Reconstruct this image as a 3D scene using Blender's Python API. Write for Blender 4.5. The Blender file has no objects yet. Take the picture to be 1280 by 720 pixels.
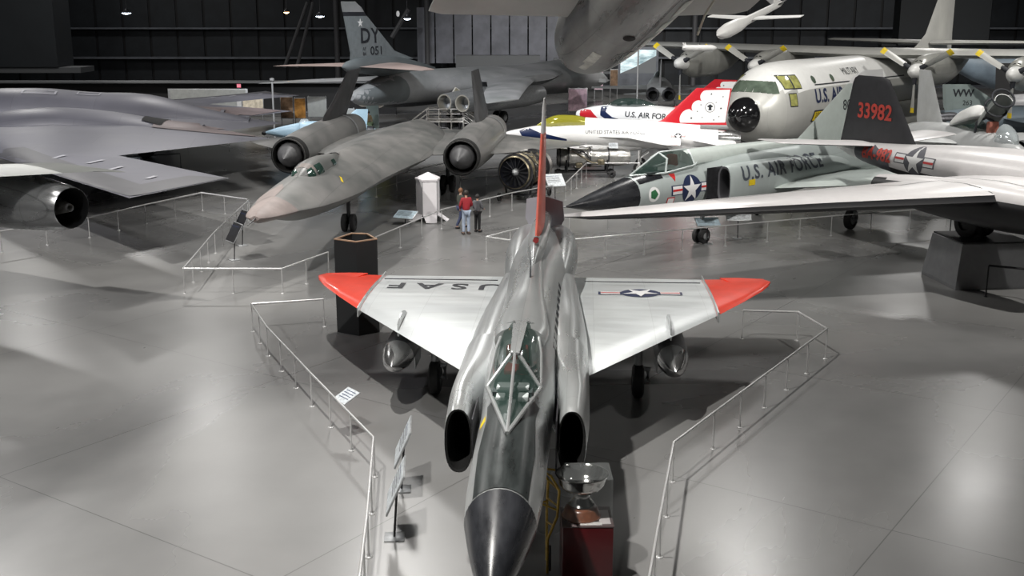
import bpy, bmesh, math, random
from math import sin, cos, tan, pi, radians as R, sqrt, atan2
from mathutils import Vector, Matrix, Euler
from mathutils.bvhtree import BVHTree
random.seed(7)
scn = bpy.context.scene
COL = scn.collection

# ------------------------------------------------------------------ camera
CAM_H = 8.7; PITCH = R(13.6); FOC = 1435.0
cam_d = bpy.data.cameras.new('camera'); cam = bpy.data.objects.new('camera', cam_d); COL.objects.link(cam)
cam_d.sensor_width = 36.0; cam_d.lens = FOC/1280*36.0; cam_d.clip_end = 500
cam.location = (0, 0, CAM_H); cam.rotation_euler = (pi/2-PITCH, 0, 0)
scn.camera = cam

def ground(px, py, z=0.0):
    """point of the place at height z seen at a pixel of the photograph"""
    dx = (px-640)/FOC; dz = -(py-360)/FOC
    Y = cos(PITCH)+dz*sin(PITCH); Z = -sin(PITCH)+dz*cos(PITCH)
    t = (z-CAM_H)/Z
    return Vector((dx*t, Y*t, z))

# ------------------------------------------------------------------ materials
MATS = {}
def mat(name, col, rough=0.5, metal=0.0, var=0.0, scale=3.0, bump=0.0, spec=0.5, stretch=(1,1,1), col2=None, rvar=0.0, coat=0.0, emit=None, estr=0.0, trans=0.0, alpha=1.0):
    if name in MATS: return MATS[name]
    m = bpy.data.materials.new(name); m.use_nodes = True
    nt = m.node_tree; N = nt.nodes; L = nt.links
    b = N['Principled BSDF']
    b.inputs['Roughness'].default_value = rough; b.inputs['Metallic'].default_value = metal
    b.inputs['Specular IOR Level'].default_value = spec
    b.inputs['Coat Weight'].default_value = coat; b.inputs['Coat Roughness'].default_value = 0.08
    c = (col[0], col[1], col[2], 1)
    b.inputs['Base Color'].default_value = c
    if trans: b.inputs['Transmission Weight'].default_value = trans; b.inputs['IOR'].default_value = 1.12
    if alpha < 1: b.inputs['Alpha'].default_value = alpha
    if emit: b.inputs['Emission Color'].default_value = (*emit, 1); b.inputs['Emission Strength'].default_value = estr
    tc = N.new('ShaderNodeTexCoord'); mp = N.new('ShaderNodeMapping'); mp.inputs['Scale'].default_value = stretch
    L.new(tc.outputs['Object'], mp.inputs['Vector'])
    nz = N.new('ShaderNodeTexNoise'); nz.inputs['Scale'].default_value = scale; nz.inputs['Detail'].default_value = 5
    nz.inputs['Roughness'].default_value = 0.6
    L.new(mp.outputs['Vector'], nz.inputs['Vector'])
    if var > 0 or col2:
        rp = N.new('ShaderNodeValToRGB'); rp.color_ramp.elements[0].position = 0.33; rp.color_ramp.elements[1].position = 0.67
        d = [max(0, x*(1-var)) for x in col]; u = [min(1, x*(1+var)) for x in (col2 or col)]
        rp.color_ramp.elements[0].color = (*d, 1); rp.color_ramp.elements[1].color = (*u, 1)
        L.new(nz.outputs['Fac'], rp.inputs['Fac']); L.new(rp.outputs['Color'], b.inputs['Base Color'])
    if rvar > 0:
        mr = N.new('ShaderNodeMapRange'); mr.inputs['From Min'].default_value = .3; mr.inputs['From Max'].default_value = .7
        mr.inputs['To Min'].default_value = max(.02, rough-rvar); mr.inputs['To Max'].default_value = min(1, rough+rvar)
        L.new(nz.outputs['Fac'], mr.inputs['Value']); L.new(mr.outputs['Result'], b.inputs['Roughness'])
    if bump > 0:
        bp = N.new('ShaderNodeBump'); bp.inputs['Strength'].default_value = bump; bp.inputs['Distance'].default_value = .02
        L.new(nz.outputs['Fac'], bp.inputs['Height']); L.new(bp.outputs['Normal'], b.inputs['Normal'])
    MATS[name] = m
    return m

def panel_lines(m, sx=0.9, sy=0.9, dark=0.7, width=0.012):
    """riveted panel joints: a brick pattern in the object's own space, multiplied into the colour"""
    nt = m.node_tree; N = nt.nodes; L = nt.links; b = N['Principled BSDF']
    tc = N.new('ShaderNodeTexCoord'); br = N.new('ShaderNodeTexBrick')
    br.inputs['Scale'].default_value = 1.0; br.inputs['Brick Width'].default_value = sx; br.inputs['Row Height'].default_value = sy
    br.inputs['Mortar Size'].default_value = width; br.inputs['Mortar Smooth'].default_value = 0.3
    br.inputs['Color1'].default_value = (1, 1, 1, 1); br.inputs['Color2'].default_value = (.93, .93, .94, 1); br.inputs['Mortar'].default_value = (dark, dark, dark, 1)
    L.new(tc.outputs['Object'], br.inputs['Vector'])
    mx = N.new('ShaderNodeMix'); mx.data_type = 'RGBA'; mx.blend_type = 'MULTIPLY'; mx.inputs['Factor'].default_value = 1
    src = b.inputs['Base Color'].links[0].from_socket if b.inputs['Base Color'].links else None
    if src: L.new(src, mx.inputs['A'])
    else: mx.inputs['A'].default_value = b.inputs['Base Color'].default_value
    L.new(br.outputs['Color'], mx.inputs['B']); L.new(mx.outputs['Result'], b.inputs['Base Color'])
    return m

# ------------------------------------------------------------------ mesh building
def lerp(a, b, t): return a+(b-a)*t
class MB:
    def __init__(s, M=None): s.v = []; s.f = []; s.mi = []; s.M = M or Matrix(); s.cur = 0
    def add(s, vs, fs):
        o = len(s.v); s.v += [s.M @ Vector(p) for p in vs]; s.f += [tuple(i+o for i in f) for f in fs]; s.mi += [s.cur]*len(fs); return s
    def box(s, c, d, rot=None):
        M = Matrix.Translation(c) @ (Euler(rot).to_matrix().to_4x4() if rot else Matrix())
        hx, hy, hz = d[0]/2, d[1]/2, d[2]/2
        vs = [M @ Vector((x*hx, y*hy, z*hz)) for z in (-1, 1) for y in (-1, 1) for x in (-1, 1)]
        return s.add(vs, [(0,2,3,1),(4,5,7,6),(0,1,5,4),(2,6,7,3),(0,4,6,2),(1,3,7,5)])
    def bbox(s, c, d, bev=0.01, rot=None):
        bm = bmesh.new(); bmesh.ops.create_cube(bm, size=1)
        for v in bm.verts: v.co = Vector((v.co.x*d[0], v.co.y*d[1], v.co.z*d[2]))
        bmesh.ops.bevel(bm, geom=list(bm.edges), offset=bev, segments=2, affect='EDGES', profile=.5)
        M = Matrix.Translation(c) @ (Euler(rot).to_matrix().to_4x4() if rot else Matrix())
        bm.verts.index_update()
        s.add([M @ v.co for v in bm.verts], [[v.index for v in f.verts] for f in bm.faces]); bm.free(); return s
    def rings(s, rs, cap0=True, cap1=True, closed=True):
        n = len(rs[0]); vs = [p for r in rs for p in r]; fs = []
        for i in range(len(rs)-1):
            for j in range(n if closed else n-1):
                k = (j+1) % n
                fs.append((i*n+j, i*n+k, (i+1)*n+k, (i+1)*n+j))
        if cap0: fs.append(tuple(range(n-1, -1, -1)))
        if cap1: fs.append(tuple((len(rs)-1)*n+j for j in range(n)))
        return s.add(vs, fs)
    def tube(s, pts, r, n=8, caps=True):
        pts = [Vector(p) for p in pts]
        rr = r if isinstance(r, (list, tuple)) else [r]*len(pts)
        rs = []; up = None
        for i, p in enumerate(pts):
            a = pts[max(0, i-1)]; b = pts[min(len(pts)-1, i+1)]; t = (b-a).normalized()
            if up is None or abs(t.dot(up)) > .98: up = Vector((0, 0, 1)) if abs(t.z) < .9 else Vector((1, 0, 0))
            x = t.cross(up).normalized(); y = x.cross(t).normalized(); up = y
            k = 1.0
            if 0 < i < len(pts)-1:
                k = 1/max(.4, sqrt((1+(pts[i]-pts[i-1]).normalized().dot((pts[i+1]-pts[i]).normalized()))/2))
            rs.append([p+(x*cos(q)+y*sin(q))*rr[i]*k for q in [2*pi*j/n for j in range(n)]])
        return s.rings(rs, caps, caps)
    def lathe(s, prof, n=24, M=None, cap0=False, cap1=False):
        """prof = [(along, radius)]; axis = +X of M"""
        M = M or Matrix()
        return s.rings([[M @ Vector((a, r*cos(2*pi*j/n), r*sin(2*pi*j/n))) for j in range(n)] for a, r in prof], cap0, cap1)
    def prism(s, poly, t, M=None):
        """poly in the XY plane of M, thickness t along Z (centred)"""
        M = M or Matrix(); n = len(poly)
        vs = [M @ Vector((x, y, -t/2)) for x, y in poly]+[M @ Vector((x, y, t/2)) for x, y in poly]
        fs = [tuple(range(n-1, -1, -1)), tuple(range(n, 2*n))]+[(i, (i+1) % n, n+(i+1) % n, n+i) for i in range(n)]
        return s.add(vs, fs)
    def bvh(s): return BVHTree.FromPolygons(s.v, s.f)
    def build(s, name, m, parent=None, smooth=38, flat=False):
        me = bpy.data.meshes.new(name); me.from_pydata(s.v, [], s.f)
        ms = m if isinstance(m, (list, tuple)) else [m]
        for x in ms: me.materials.append(x)
        if len(ms) > 1: me.polygons.foreach_set('material_index', s.mi)
        bm = bmesh.new(); bm.from_mesh(me); bmesh.ops.recalc_face_normals(bm, faces=bm.faces); bm.to_mesh(me); bm.free()
        if not flat:
            me.polygons.foreach_set('use_smooth', [True]*len(me.polygons)); me.set_sharp_from_angle(angle=R(smooth))
        o = bpy.data.objects.new(name, me); COL.objects.link(o)
        if parent: o.parent = parent
        return o

def part(name, m, parent, fn, **k):
    mb = MB(); fn(mb); return mb.build(name, m, parent, **k)

def tag(o, label=None, cat=None, group=None, kind=None):
    if label: o['label'] = label
    if cat: o['category'] = cat
    if group: o['group'] = group
    if kind: o['kind'] = kind
    return o
def thing(name, label, cat, loc=(0, 0, 0), rz=0.0, group=None, rot=None, sc=1.0):
    o = bpy.data.objects.new(name, None); COL.objects.link(o); o.empty_display_size = .3
    o.location = loc; o.rotation_euler = rot or (0, 0, rz); o.scale = (sc, sc, sc)
    return tag(o, label, cat, group)
def struct(name, mb, m, **k): return tag(mb.build(name, m, None, **k), kind='structure')
def copy_tree(o, parent=None):
    c = o.copy(); COL.objects.link(c)
    if parent: c.parent = parent
    for ch in list(o.children): copy_tree(ch, c)
    return c

# ------------------------------------------------------------------ aircraft shapes (x forward, y to port, s = -x aft of the nose)
def interp(tab, sub=3):
    """smooth (Catmull-Rom) subdivision of a table of tuples, non-overshooting ends"""
    out = []
    for i in range(len(tab)-1):
        p0 = tab[max(0, i-1)]; p1 = tab[i]; p2 = tab[i+1]; p3 = tab[min(len(tab)-1, i+2)]
        for k in range(sub):
            t = k/sub
            h = []
            d = p2[0]-p1[0]
            for c in range(len(p1)):
                if c == 0: h.append(lerp(p1[0], p2[0], t)); continue
                m1 = (p2[c]-p0[c])/max(1e-6, (p2[0]-p0[0]))*d; m2 = (p3[c]-p1[c])/max(1e-6, (p3[0]-p1[0]))*d
                if (p2[c]-p1[c])*(p1[c]-p0[c]) <= 0 and i > 0: m1 = 0
                if (p3[c]-p2[c])*(p2[c]-p1[c]) <= 0 and i < len(tab)-2: m2 = 0
                t2 = t*t; t3 = t2*t
                h.append((2*t3-3*t2+1)*p1[c]+(t3-2*t2+t)*m1+(-2*t3+3*t2)*p2[c]+(t3-t2)*m2)
            out.append(tuple(h))
    out.append(tab[-1]); return out
def ring(s, yc, zc, hw, ht, hb, n=32, e=2.0):
    o = []
    for j in range(n):
        a = 2*pi*j/n; c = cos(a); q = sin(a)
        y = hw*math.copysign(abs(c)**(2/e), c); z = (ht if q > 0 else hb)*math.copysign(abs(q)**(2/e), q)
        o.append(Vector((-s, yc+y, zc+z)))
    return o
def body(mb, tab, n=32, e=2.0, yc=0.0, sub=3, cap0=True, cap1=True, side=1):
    """tab rows: s, half width, top z, bottom z, [mid z], [y centre]"""
    rs = []
    for r in interp([tuple(list(t)+[(t[2]+t[3])/2] if len(t) == 4 else t) for t in tab], sub):
        y0 = (r[5] if len(r) > 5 else yc)*side
        rs.append(ring(r[0], y0, r[4], max(.001, r[1]), max(.001, r[2]-r[4]), max(.001, r[4]-r[3]), n, e))
    return mb.rings(rs, cap0, cap1)
AF = [(1, 0), (.85, .35), (.6, .8), (.35, 1), (.15, .82), (.05, .5), (0, 0), (.05, -.42), (.15, -.6), (.35, -.7), (.6, -.55), (.85, -.25)]
def foil(mb, st, side=1, vert=False, caps=True, M=None):
    """st rows: span, s_le, s_te, height (or y if vert), thickness"""
    rs = []
    for y, a, b, z, t in st:
        r = []
        for u, w in AF:
            x = -(a+(b-a)*u); h = w*t/2
            p = Vector((x, z+h, y)) if vert else Vector((x, side*y, z+h))
            r.append(M @ p if M else p)
        rs.append(r)
    return mb.rings(rs, caps, caps)
def cut(st, y0, y1):
    """the stations of a wing table between two spans"""
    def at(y):
        for a, b in zip(st, st[1:]):
            if a[0] <= y <= b[0]:
                t = (y-a[0])/(b[0]-a[0]); return tuple(lerp(p, q, t) for p, q in zip(a, b))
        return st[-1] if y > st[-1][0] else st[0]
    return [at(y0)]+[r for r in st if y0 < r[0] < y1]+[at(y1)]

# ------------------------------------------------------------------ markings laid on a surface
def _tri_refine(me_v, me_f, maxl):
    bm = bmesh.new(); vs = [bm.verts.new(v) for v in me_v]
    for f in me_f:
        try: bm.faces.new([vs[i] for i in f])
        except ValueError: pass
    bmesh.ops.remove_doubles(bm, verts=bm.verts, dist=1e-5)
    bmesh.ops.triangulate(bm, faces=bm.faces)
    for _ in range(6):
        es = [e for e in bm.edges if e.calc_length() > maxl]
        if not es or len(bm.faces) > 9000: break
        bmesh.ops.subdivide_edges(bm, edges=es, cuts=1, use_grid_fill=False)
        bmesh.ops.triangulate(bm, faces=[f for f in bm.faces if len(f.verts) > 3])
    bm.verts.index_update()
    r = ([v.co.copy() for v in bm.verts], [[v.index for v in f.verts] for f in bm.faces]); bm.free(); return r
def text_mesh(txt, size, bold=0.0, spacing=1.0, wscale=1.0):
    cu = bpy.data.curves.new('t', 'FONT'); cu.body = txt; cu.size = size; cu.align_x = 'CENTER'; cu.align_y = 'CENTER'
    cu.offset = bold; cu.space_character = spacing; cu.resolution_u = 3
    o = bpy.data.objects.new('t', cu); COL.objects.link(o); bpy.context.view_layer.update()
    me = bpy.data.meshes.new_from_object(o.evaluated_get(bpy.context.evaluated_depsgraph_get()))
    v = [Vector((p.co.x*wscale, p.co.y, 0)) for p in me.vertices]; f = [list(p.vertices) for p in me.polygons]
    bpy.data.objects.remove(o); bpy.data.curves.remove(cu); bpy.data.meshes.remove(me); return v, f
def decal(name, v, f, m, parent, P, U, V, bvh=None, off=.014, maxl=.16, reach=3.0, lift=0.0):
    """flat outline (v,f) placed at P with axes U,V; every point is dropped along -N onto the surface"""
    P = Vector(P); U = Vector(U).normalized(); V = Vector(V).normalized(); N = U.cross(V).normalized()
    v, f = _tri_refine([Vector((p[0], p[1], 0)) for p in v], f, maxl)
    out = []; ok = []
    for p in v:
        w = P+U*p.x+V*p.y
        if bvh:
            h = bvh.ray_cast(w+N*reach*.5, -N, reach*1.5)
            if h[0] is None: h = (None,); ok.append(False); out.append(w); continue
            w = h[0]+N*(off+lift)
        ok.append(True); out.append(w)
    f = [q for q in f if all(ok[i] for i in q)]
    if not f: print('decal missed', name); return None
    used = sorted(set(i for q in f for i in q)); mp = {i: k for k, i in enumerate(used)}
    mb = MB(); mb.add([out[i] for i in used], [[mp[i] for i in q] for q in f])
    me = bpy.data.meshes.new(name); me.from_pydata(mb.v, [], mb.f); me.materials.append(m)
    me.polygons.foreach_set('use_smooth', [True]*len(me.polygons))
    o = bpy.data.objects.new(name, me); COL.objects.link(o); o.parent = parent; return o
def dtext(name, txt, size, m, parent, P, U, V, bvh=None, **k):
    kw = {a: k.pop(a) for a in ('bold', 'spacing', 'wscale') if a in k}
    v, f = text_mesh(txt, size, **kw); return decal(name, v, f, m, parent, P, U, V, bvh, **k)
def poly(pts): return [Vector((x, y, 0)) for x, y in pts], [list(range(len(pts)))]
def disc(r, n=28, cx=0, cy=0): return poly([(cx+r*cos(2*pi*j/n), cy+r*sin(2*pi*j/n)) for j in range(n)])
def star_poly(r, cx=0, cy=0, rot=pi/2, k=.382): return ([Vector((cx, cy, 0))]+[Vector((cx+(r if j % 2 == 0 else r*k)*cos(rot+pi*j/5), cy+(r if j % 2 == 0 else r*k)*sin(rot+pi*j/5), 0)) for j in range(10)], [[0, j+1, (j+1) % 10+1] for j in range(10)])
def insignia(parent, P, U, V, r, bvh, blue, white, red, off=.012):
    """star in a disc with striped bars; r = disc radius"""
    b = r*.5
    bl = poly([(-2.12*r, -b*.55), (2.12*r, -b*.55), (2.12*r, b*.85), (-2.12*r, b*.85)])
    decal('insignia_border', *bl, blue, parent, P, U, V, bvh, off=off, maxl=.13)
    decal('insignia_disc', *disc(r), blue, parent, P, U, V, bvh, off=off*1.05, maxl=.13)
    for sg in (-1, 1):
        w = [(sg*1.02*r, -b*.42), (sg*2.0*r, -b*.42), (sg*2.0*r, b*.72), (sg*1.02*r, b*.72)]
        decal('insignia_bar', *poly(w), white, parent, P, U, V, bvh, off=off*1.6, maxl=.13)
        w = [(sg*1.02*r, 0.0), (sg*2.0*r, 0.0), (sg*2.0*r, b*.3), (sg*1.02*r, b*.3)]
        decal('insignia_stripe', *poly(w), red, parent, P, U, V, bvh, off=off*2.2, maxl=.13)
    decal('insignia_star', *star_poly(r*.98), white, parent, P, U, V, bvh, off=off*2.2, maxl=.13)

def wheel(mb, c, r, w, axis='Y'):
    M = Matrix.Translation(c) @ Matrix.Rotation(pi/2, 4, 'Z')
    mb.lathe([(-w*.5, r*.5), (-w*.5, r*.8), (-w*.35, r*.97), (0, r), (w*.35, r*.97), (w*.5, r*.8), (w*.5, r*.5)], 24, M)
def gear(parent, x, y, ztop, r, w, twin=False, metal=None, tyre=None, lean=0.0, name='landing_gear', door=None):
    """strut with wheel(s), fork and drag brace"""
    g = MB(); g.tube([(x, y+lean, ztop), (x, y, r+.25)], r*.22, 10); g.tube([(x+.05, y, r+.5), (x-.6, y+lean, ztop-.1)], r*.1, 8)
    ys = [y-w*.85, y+w*.85] if twin else [y]
    if twin: g.tube([(x, y-w*1.1, r), (x, y+w*1.1, r)], r*.16, 8); g.tube([(x, y, r+.3), (x, y, r)], r*.2, 8)
    else:
        g.tube([(x, y, r+.3), (x, y+w*.9, r+.28), (x, y+w*.9, r), (x, y-w*.1, r)], r*.14, 8)
    o = g.build(name, metal, parent)
    for yy in ys:
        t = MB(); wheel(t, (x, yy, r), r, w); t.build('tyre', tyre, o)
        h = MB(); M = Matrix.Translation((x, yy, r)) @ Matrix.Rotation(pi/2, 4, 'Z')
        h.lathe([(-w*.42, .001), (-w*.42, r*.2), (-w*.3, r*.45), (-w*.47, r*.53), (w*.47, r*.53), (w*.3, r*.45), (w*.42, r*.2), (w*.42, .001)], 20, M); h.build('wheel_hub', metal, o)
    return o
silver = panel_lines(mat('aluminium_paint', (.60,.62,.62), .30, .75, var=.07, scale=.8, stretch=(.5,2,2), rvar=.05), 1.1, .8, .80, .006)
wingsilver = panel_lines(mat('wing_aluminium', (.64,.67,.67), .38, .3, var=.06, scale=.9, stretch=(3,.5,1), rvar=.07), .9, 1.3, .8, .006)
polished = mat('polished_metal', (.72,.72,.72), .18, .95, var=.08, scale=4, rvar=.06)
darkmetal = mat('dark_metal', (.05,.05,.055), .4, .6, var=.3, scale=6)
gearmetal = mat('gear_metal', (.35,.36,.37), .4, .5, var=.2, scale=8)
blackgear = mat('black_gear', (.02,.02,.022), .45, .2, var=.2, scale=8)
tyre = mat('tyre_rubber', (.018,.018,.019), .65, 0, var=.2, scale=12)
radome = mat('radome_black', (.018,.019,.022), .28, 0, var=.35, scale=1.5, stretch=(.5,3,3), rvar=.08, coat=.3)
glare = mat('anti_glare_paint', (.022,.026,.026), .33, 0, var=.5, scale=1.6, stretch=(.6,3,3), rvar=.08)
nosegrey = mat('nose_grey_paint', (.42,.44,.45), .35, .35, var=.08, scale=2)
orange = mat('arctic_red_paint', (.78,.045,.015), .33, 0, var=.08, scale=2, coat=.2)
finred = mat('fin_red_paint', (.78,.15,.10), .4, 0, var=.15, scale=2)
black = mat('black_paint', (.008,.008,.009), .6, 0)
voidm = mat('intake_black', (.004,.004,.004), .8, 0)
ink = mat('marking_black', (.02,.022,.028), .5, 0)
blue = mat('insignia_blue', (.02,.03,.08), .45, 0)
white = mat('insignia_white', (.8,.8,.8), .45, 0)
red = mat('insignia_red', (.55,.03,.03), .45, 0)
yellow = mat('yellow_paint', (.75,.55,.02), .4, 0, var=.1)
glass = mat('canopy_glass', (.035,.06,.052), .04, 0, spec=.9, trans=.0, alpha=.62)
cockpit = mat('cockpit_dark', (.02,.03,.03), .6, 0, var=.5, scale=6)
seatred = mat('seat_red', (.25,.02,.02), .7, 0)
seatgrey = mat('seat_grey', (.35,.38,.38), .6, 0)
railm = mat('rail_steel', (.62,.62,.62), .3, .6, var=.05)
# ------------------------------------------------------------------ the hangar
def floor_mat():
    m = bpy.data.materials.new('polished_concrete'); m.use_nodes = True; nt = m.node_tree; N = nt.nodes; L = nt.links; b = N['Principled BSDF']
    tc = N.new('ShaderNodeTexCoord')
    n1 = N.new('ShaderNodeTexNoise'); n1.inputs['Scale'].default_value = .09; n1.inputs['Detail'].default_value = 6; n1.inputs['Roughness'].default_value = .55; n1.inputs['Distortion'].default_value = .8
    n2 = N.new('ShaderNodeTexNoise'); n2.inputs['Scale'].default_value = .8; n2.inputs['Detail'].default_value = 3; n2.inputs['Roughness'].default_value = .5
    n3 = N.new('ShaderNodeTexNoise'); n3.inputs['Scale'].default_value = 3.2; n3.inputs['Detail'].default_value = 3
    for n in (n1, n2, n3): L.new(tc.outputs['Object'], n.inputs['Vector'])
    r1 = N.new('ShaderNodeValToRGB'); r1.color_ramp.elements[0].position = .3; r1.color_ramp.elements[1].position = .7
    r1.color_ramp.elements[0].color = (.128,.128,.128,1); r1.color_ramp.elements[1].color = (.20,.198,.195,1)
    L.new(n1.outputs['Fac'], r1.inputs['Fac'])
    r2 = N.new('ShaderNodeValToRGB'); r2.color_ramp.elements[0].position = .3; r2.color_ramp.elements[1].position = .72
    r2.color_ramp.elements[0].color = (.94,.94,.94,1); r2.color_ramp.elements[1].color = (1.03,1.03,1.03,1)
    L.new(n2.outputs['Fac'], r2.inputs['Fac'])
    mx = N.new('ShaderNodeMix'); mx.data_type = 'RGBA'; mx.blend_type = 'MULTIPLY'; mx.inputs['Factor'].default_value = 1
    L.new(r1.outputs['Color'], mx.inputs['A']); L.new(r2.outputs['Color'], mx.inputs['B'])
    # sawn joints every 7.5 m, on a grid turned against the view
    mp = N.new('ShaderNodeMapping'); mp.inputs['Rotation'].default_value = (0, 0, R(34.7)); mp.inputs['Location'].default_value = (5.0, 3.5, 0)
    L.new(tc.outputs['Object'], mp.inputs['Vector'])
    br = N.new('ShaderNodeTexBrick'); br.offset = 0; br.inputs['Scale'].default_value = 1; br.inputs['Brick Width'].default_value = 7.4; br.inputs['Row Height'].default_value = 7.4
    br.inputs['Mortar Size'].default_value = .012; br.inputs['Mortar Smooth'].default_value = .2
    br.inputs['Color1'].default_value = (1,1,1,1); br.inputs['Color2'].default_value = (.94,.94,.94,1); br.inputs['Mortar'].default_value = (.5,.5,.5,1)
    L.new(mp.outputs['Vector'], br.inputs['Vector'])
    my = N.new('ShaderNodeMix'); my.data_type = 'RGBA'; my.blend_type = 'MULTIPLY'; my.inputs['Factor'].default_value = 1
    L.new(mx.outputs['Result'], my.inputs['A']); L.new(br.outputs['Color'], my.inputs['B'])
    L.new(my.outputs['Result'], b.inputs['Base Color'])
    mr = N.new('ShaderNodeMapRange'); mr.inputs['From Min'].default_value = .3; mr.inputs['From Max'].default_value = .7
    mr.inputs['To Min'].default_value = .22; mr.inputs['To Max'].default_value = .34
    L.new(n1.outputs['Fac'], mr.inputs['Value']); L.new(mr.outputs['Result'], b.inputs['Roughness'])
    b.inputs['Specular IOR Level'].default_value = .6
    bp = N.new('ShaderNodeBump'); bp.inputs['Strength'].default_value = .05; bp.inputs['Distance'].default_value = .02
    L.new(n3.outputs['Fac'], bp.inputs['Height']); L.new(bp.outputs['Normal'], b.inputs['Normal'])
    return m
f = MB(); f.box((0, 60, -.15), (150, 150, .3)); struct('floor', f, floor_mat())

wallm = mat('dark_wall_panel', (.015,.018,.022), .6, .1, var=.25, scale=.6)
wallm2 = mat('dark_wall_frame', (.005,.005,.006), .6, .1)
greypanel = mat('grey_wall_panel', (.13,.14,.16), .5, .1, var=.2, scale=1)
HGT = 26
w = MB(); w.box((0, 135.15, HGT/2), (150, .3, HGT)); struct('wall_back', w, wallm2)
w = MB(); w.box((-75.15, 60, HGT/2), (.3, 150, HGT)); struct('wall_left', w, wallm2)
w = MB(); w.box((75.15, 60, HGT/2), (.3, 150, HGT)); struct('wall_right', w, wallm2)
w = MB(); w.box((0, -15.15, HGT/2), (150, .3, HGT)); struct('wall_front', w, wallm2)
w = MB(); w.box((0, 60, HGT+.15), (150, 150, .3)); struct('ceiling', w, wallm2)
# cladding panels and ledges on the back and left walls
w = MB()
for i in range(48):
    x = -74+i*3.1
    w.box((x, 134.9, 5.0), (2.8, .16, 3.0)); w.box((x, 134.9, 1.7), (2.8, .16, 3.0)); w.box((x, 134.9, 8.4), (2.8, .16, 3.2)); w.box((x, 134.9, 12.2), (2.8,.16, 3.6))
struct('trim_1', w, wallm)
w = MB(); w.box((0, 134.3, 3.4), (149, 1.2, .22)); w.box((0, 134.5, .15), (149, .6, .3)); w.box((0,134.4,6.7),(149,.9,.18)); struct('trim_2', w, greypanel)
w = MB()
for i in range(44):
    y = -10+i*3.3
    for z in (1.7, 5.0, 8.4, 12.2): w.box((-74.9, y, z), (.16, 3.0, 3.0))
struct('trim_3', w, wallm)
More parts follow.
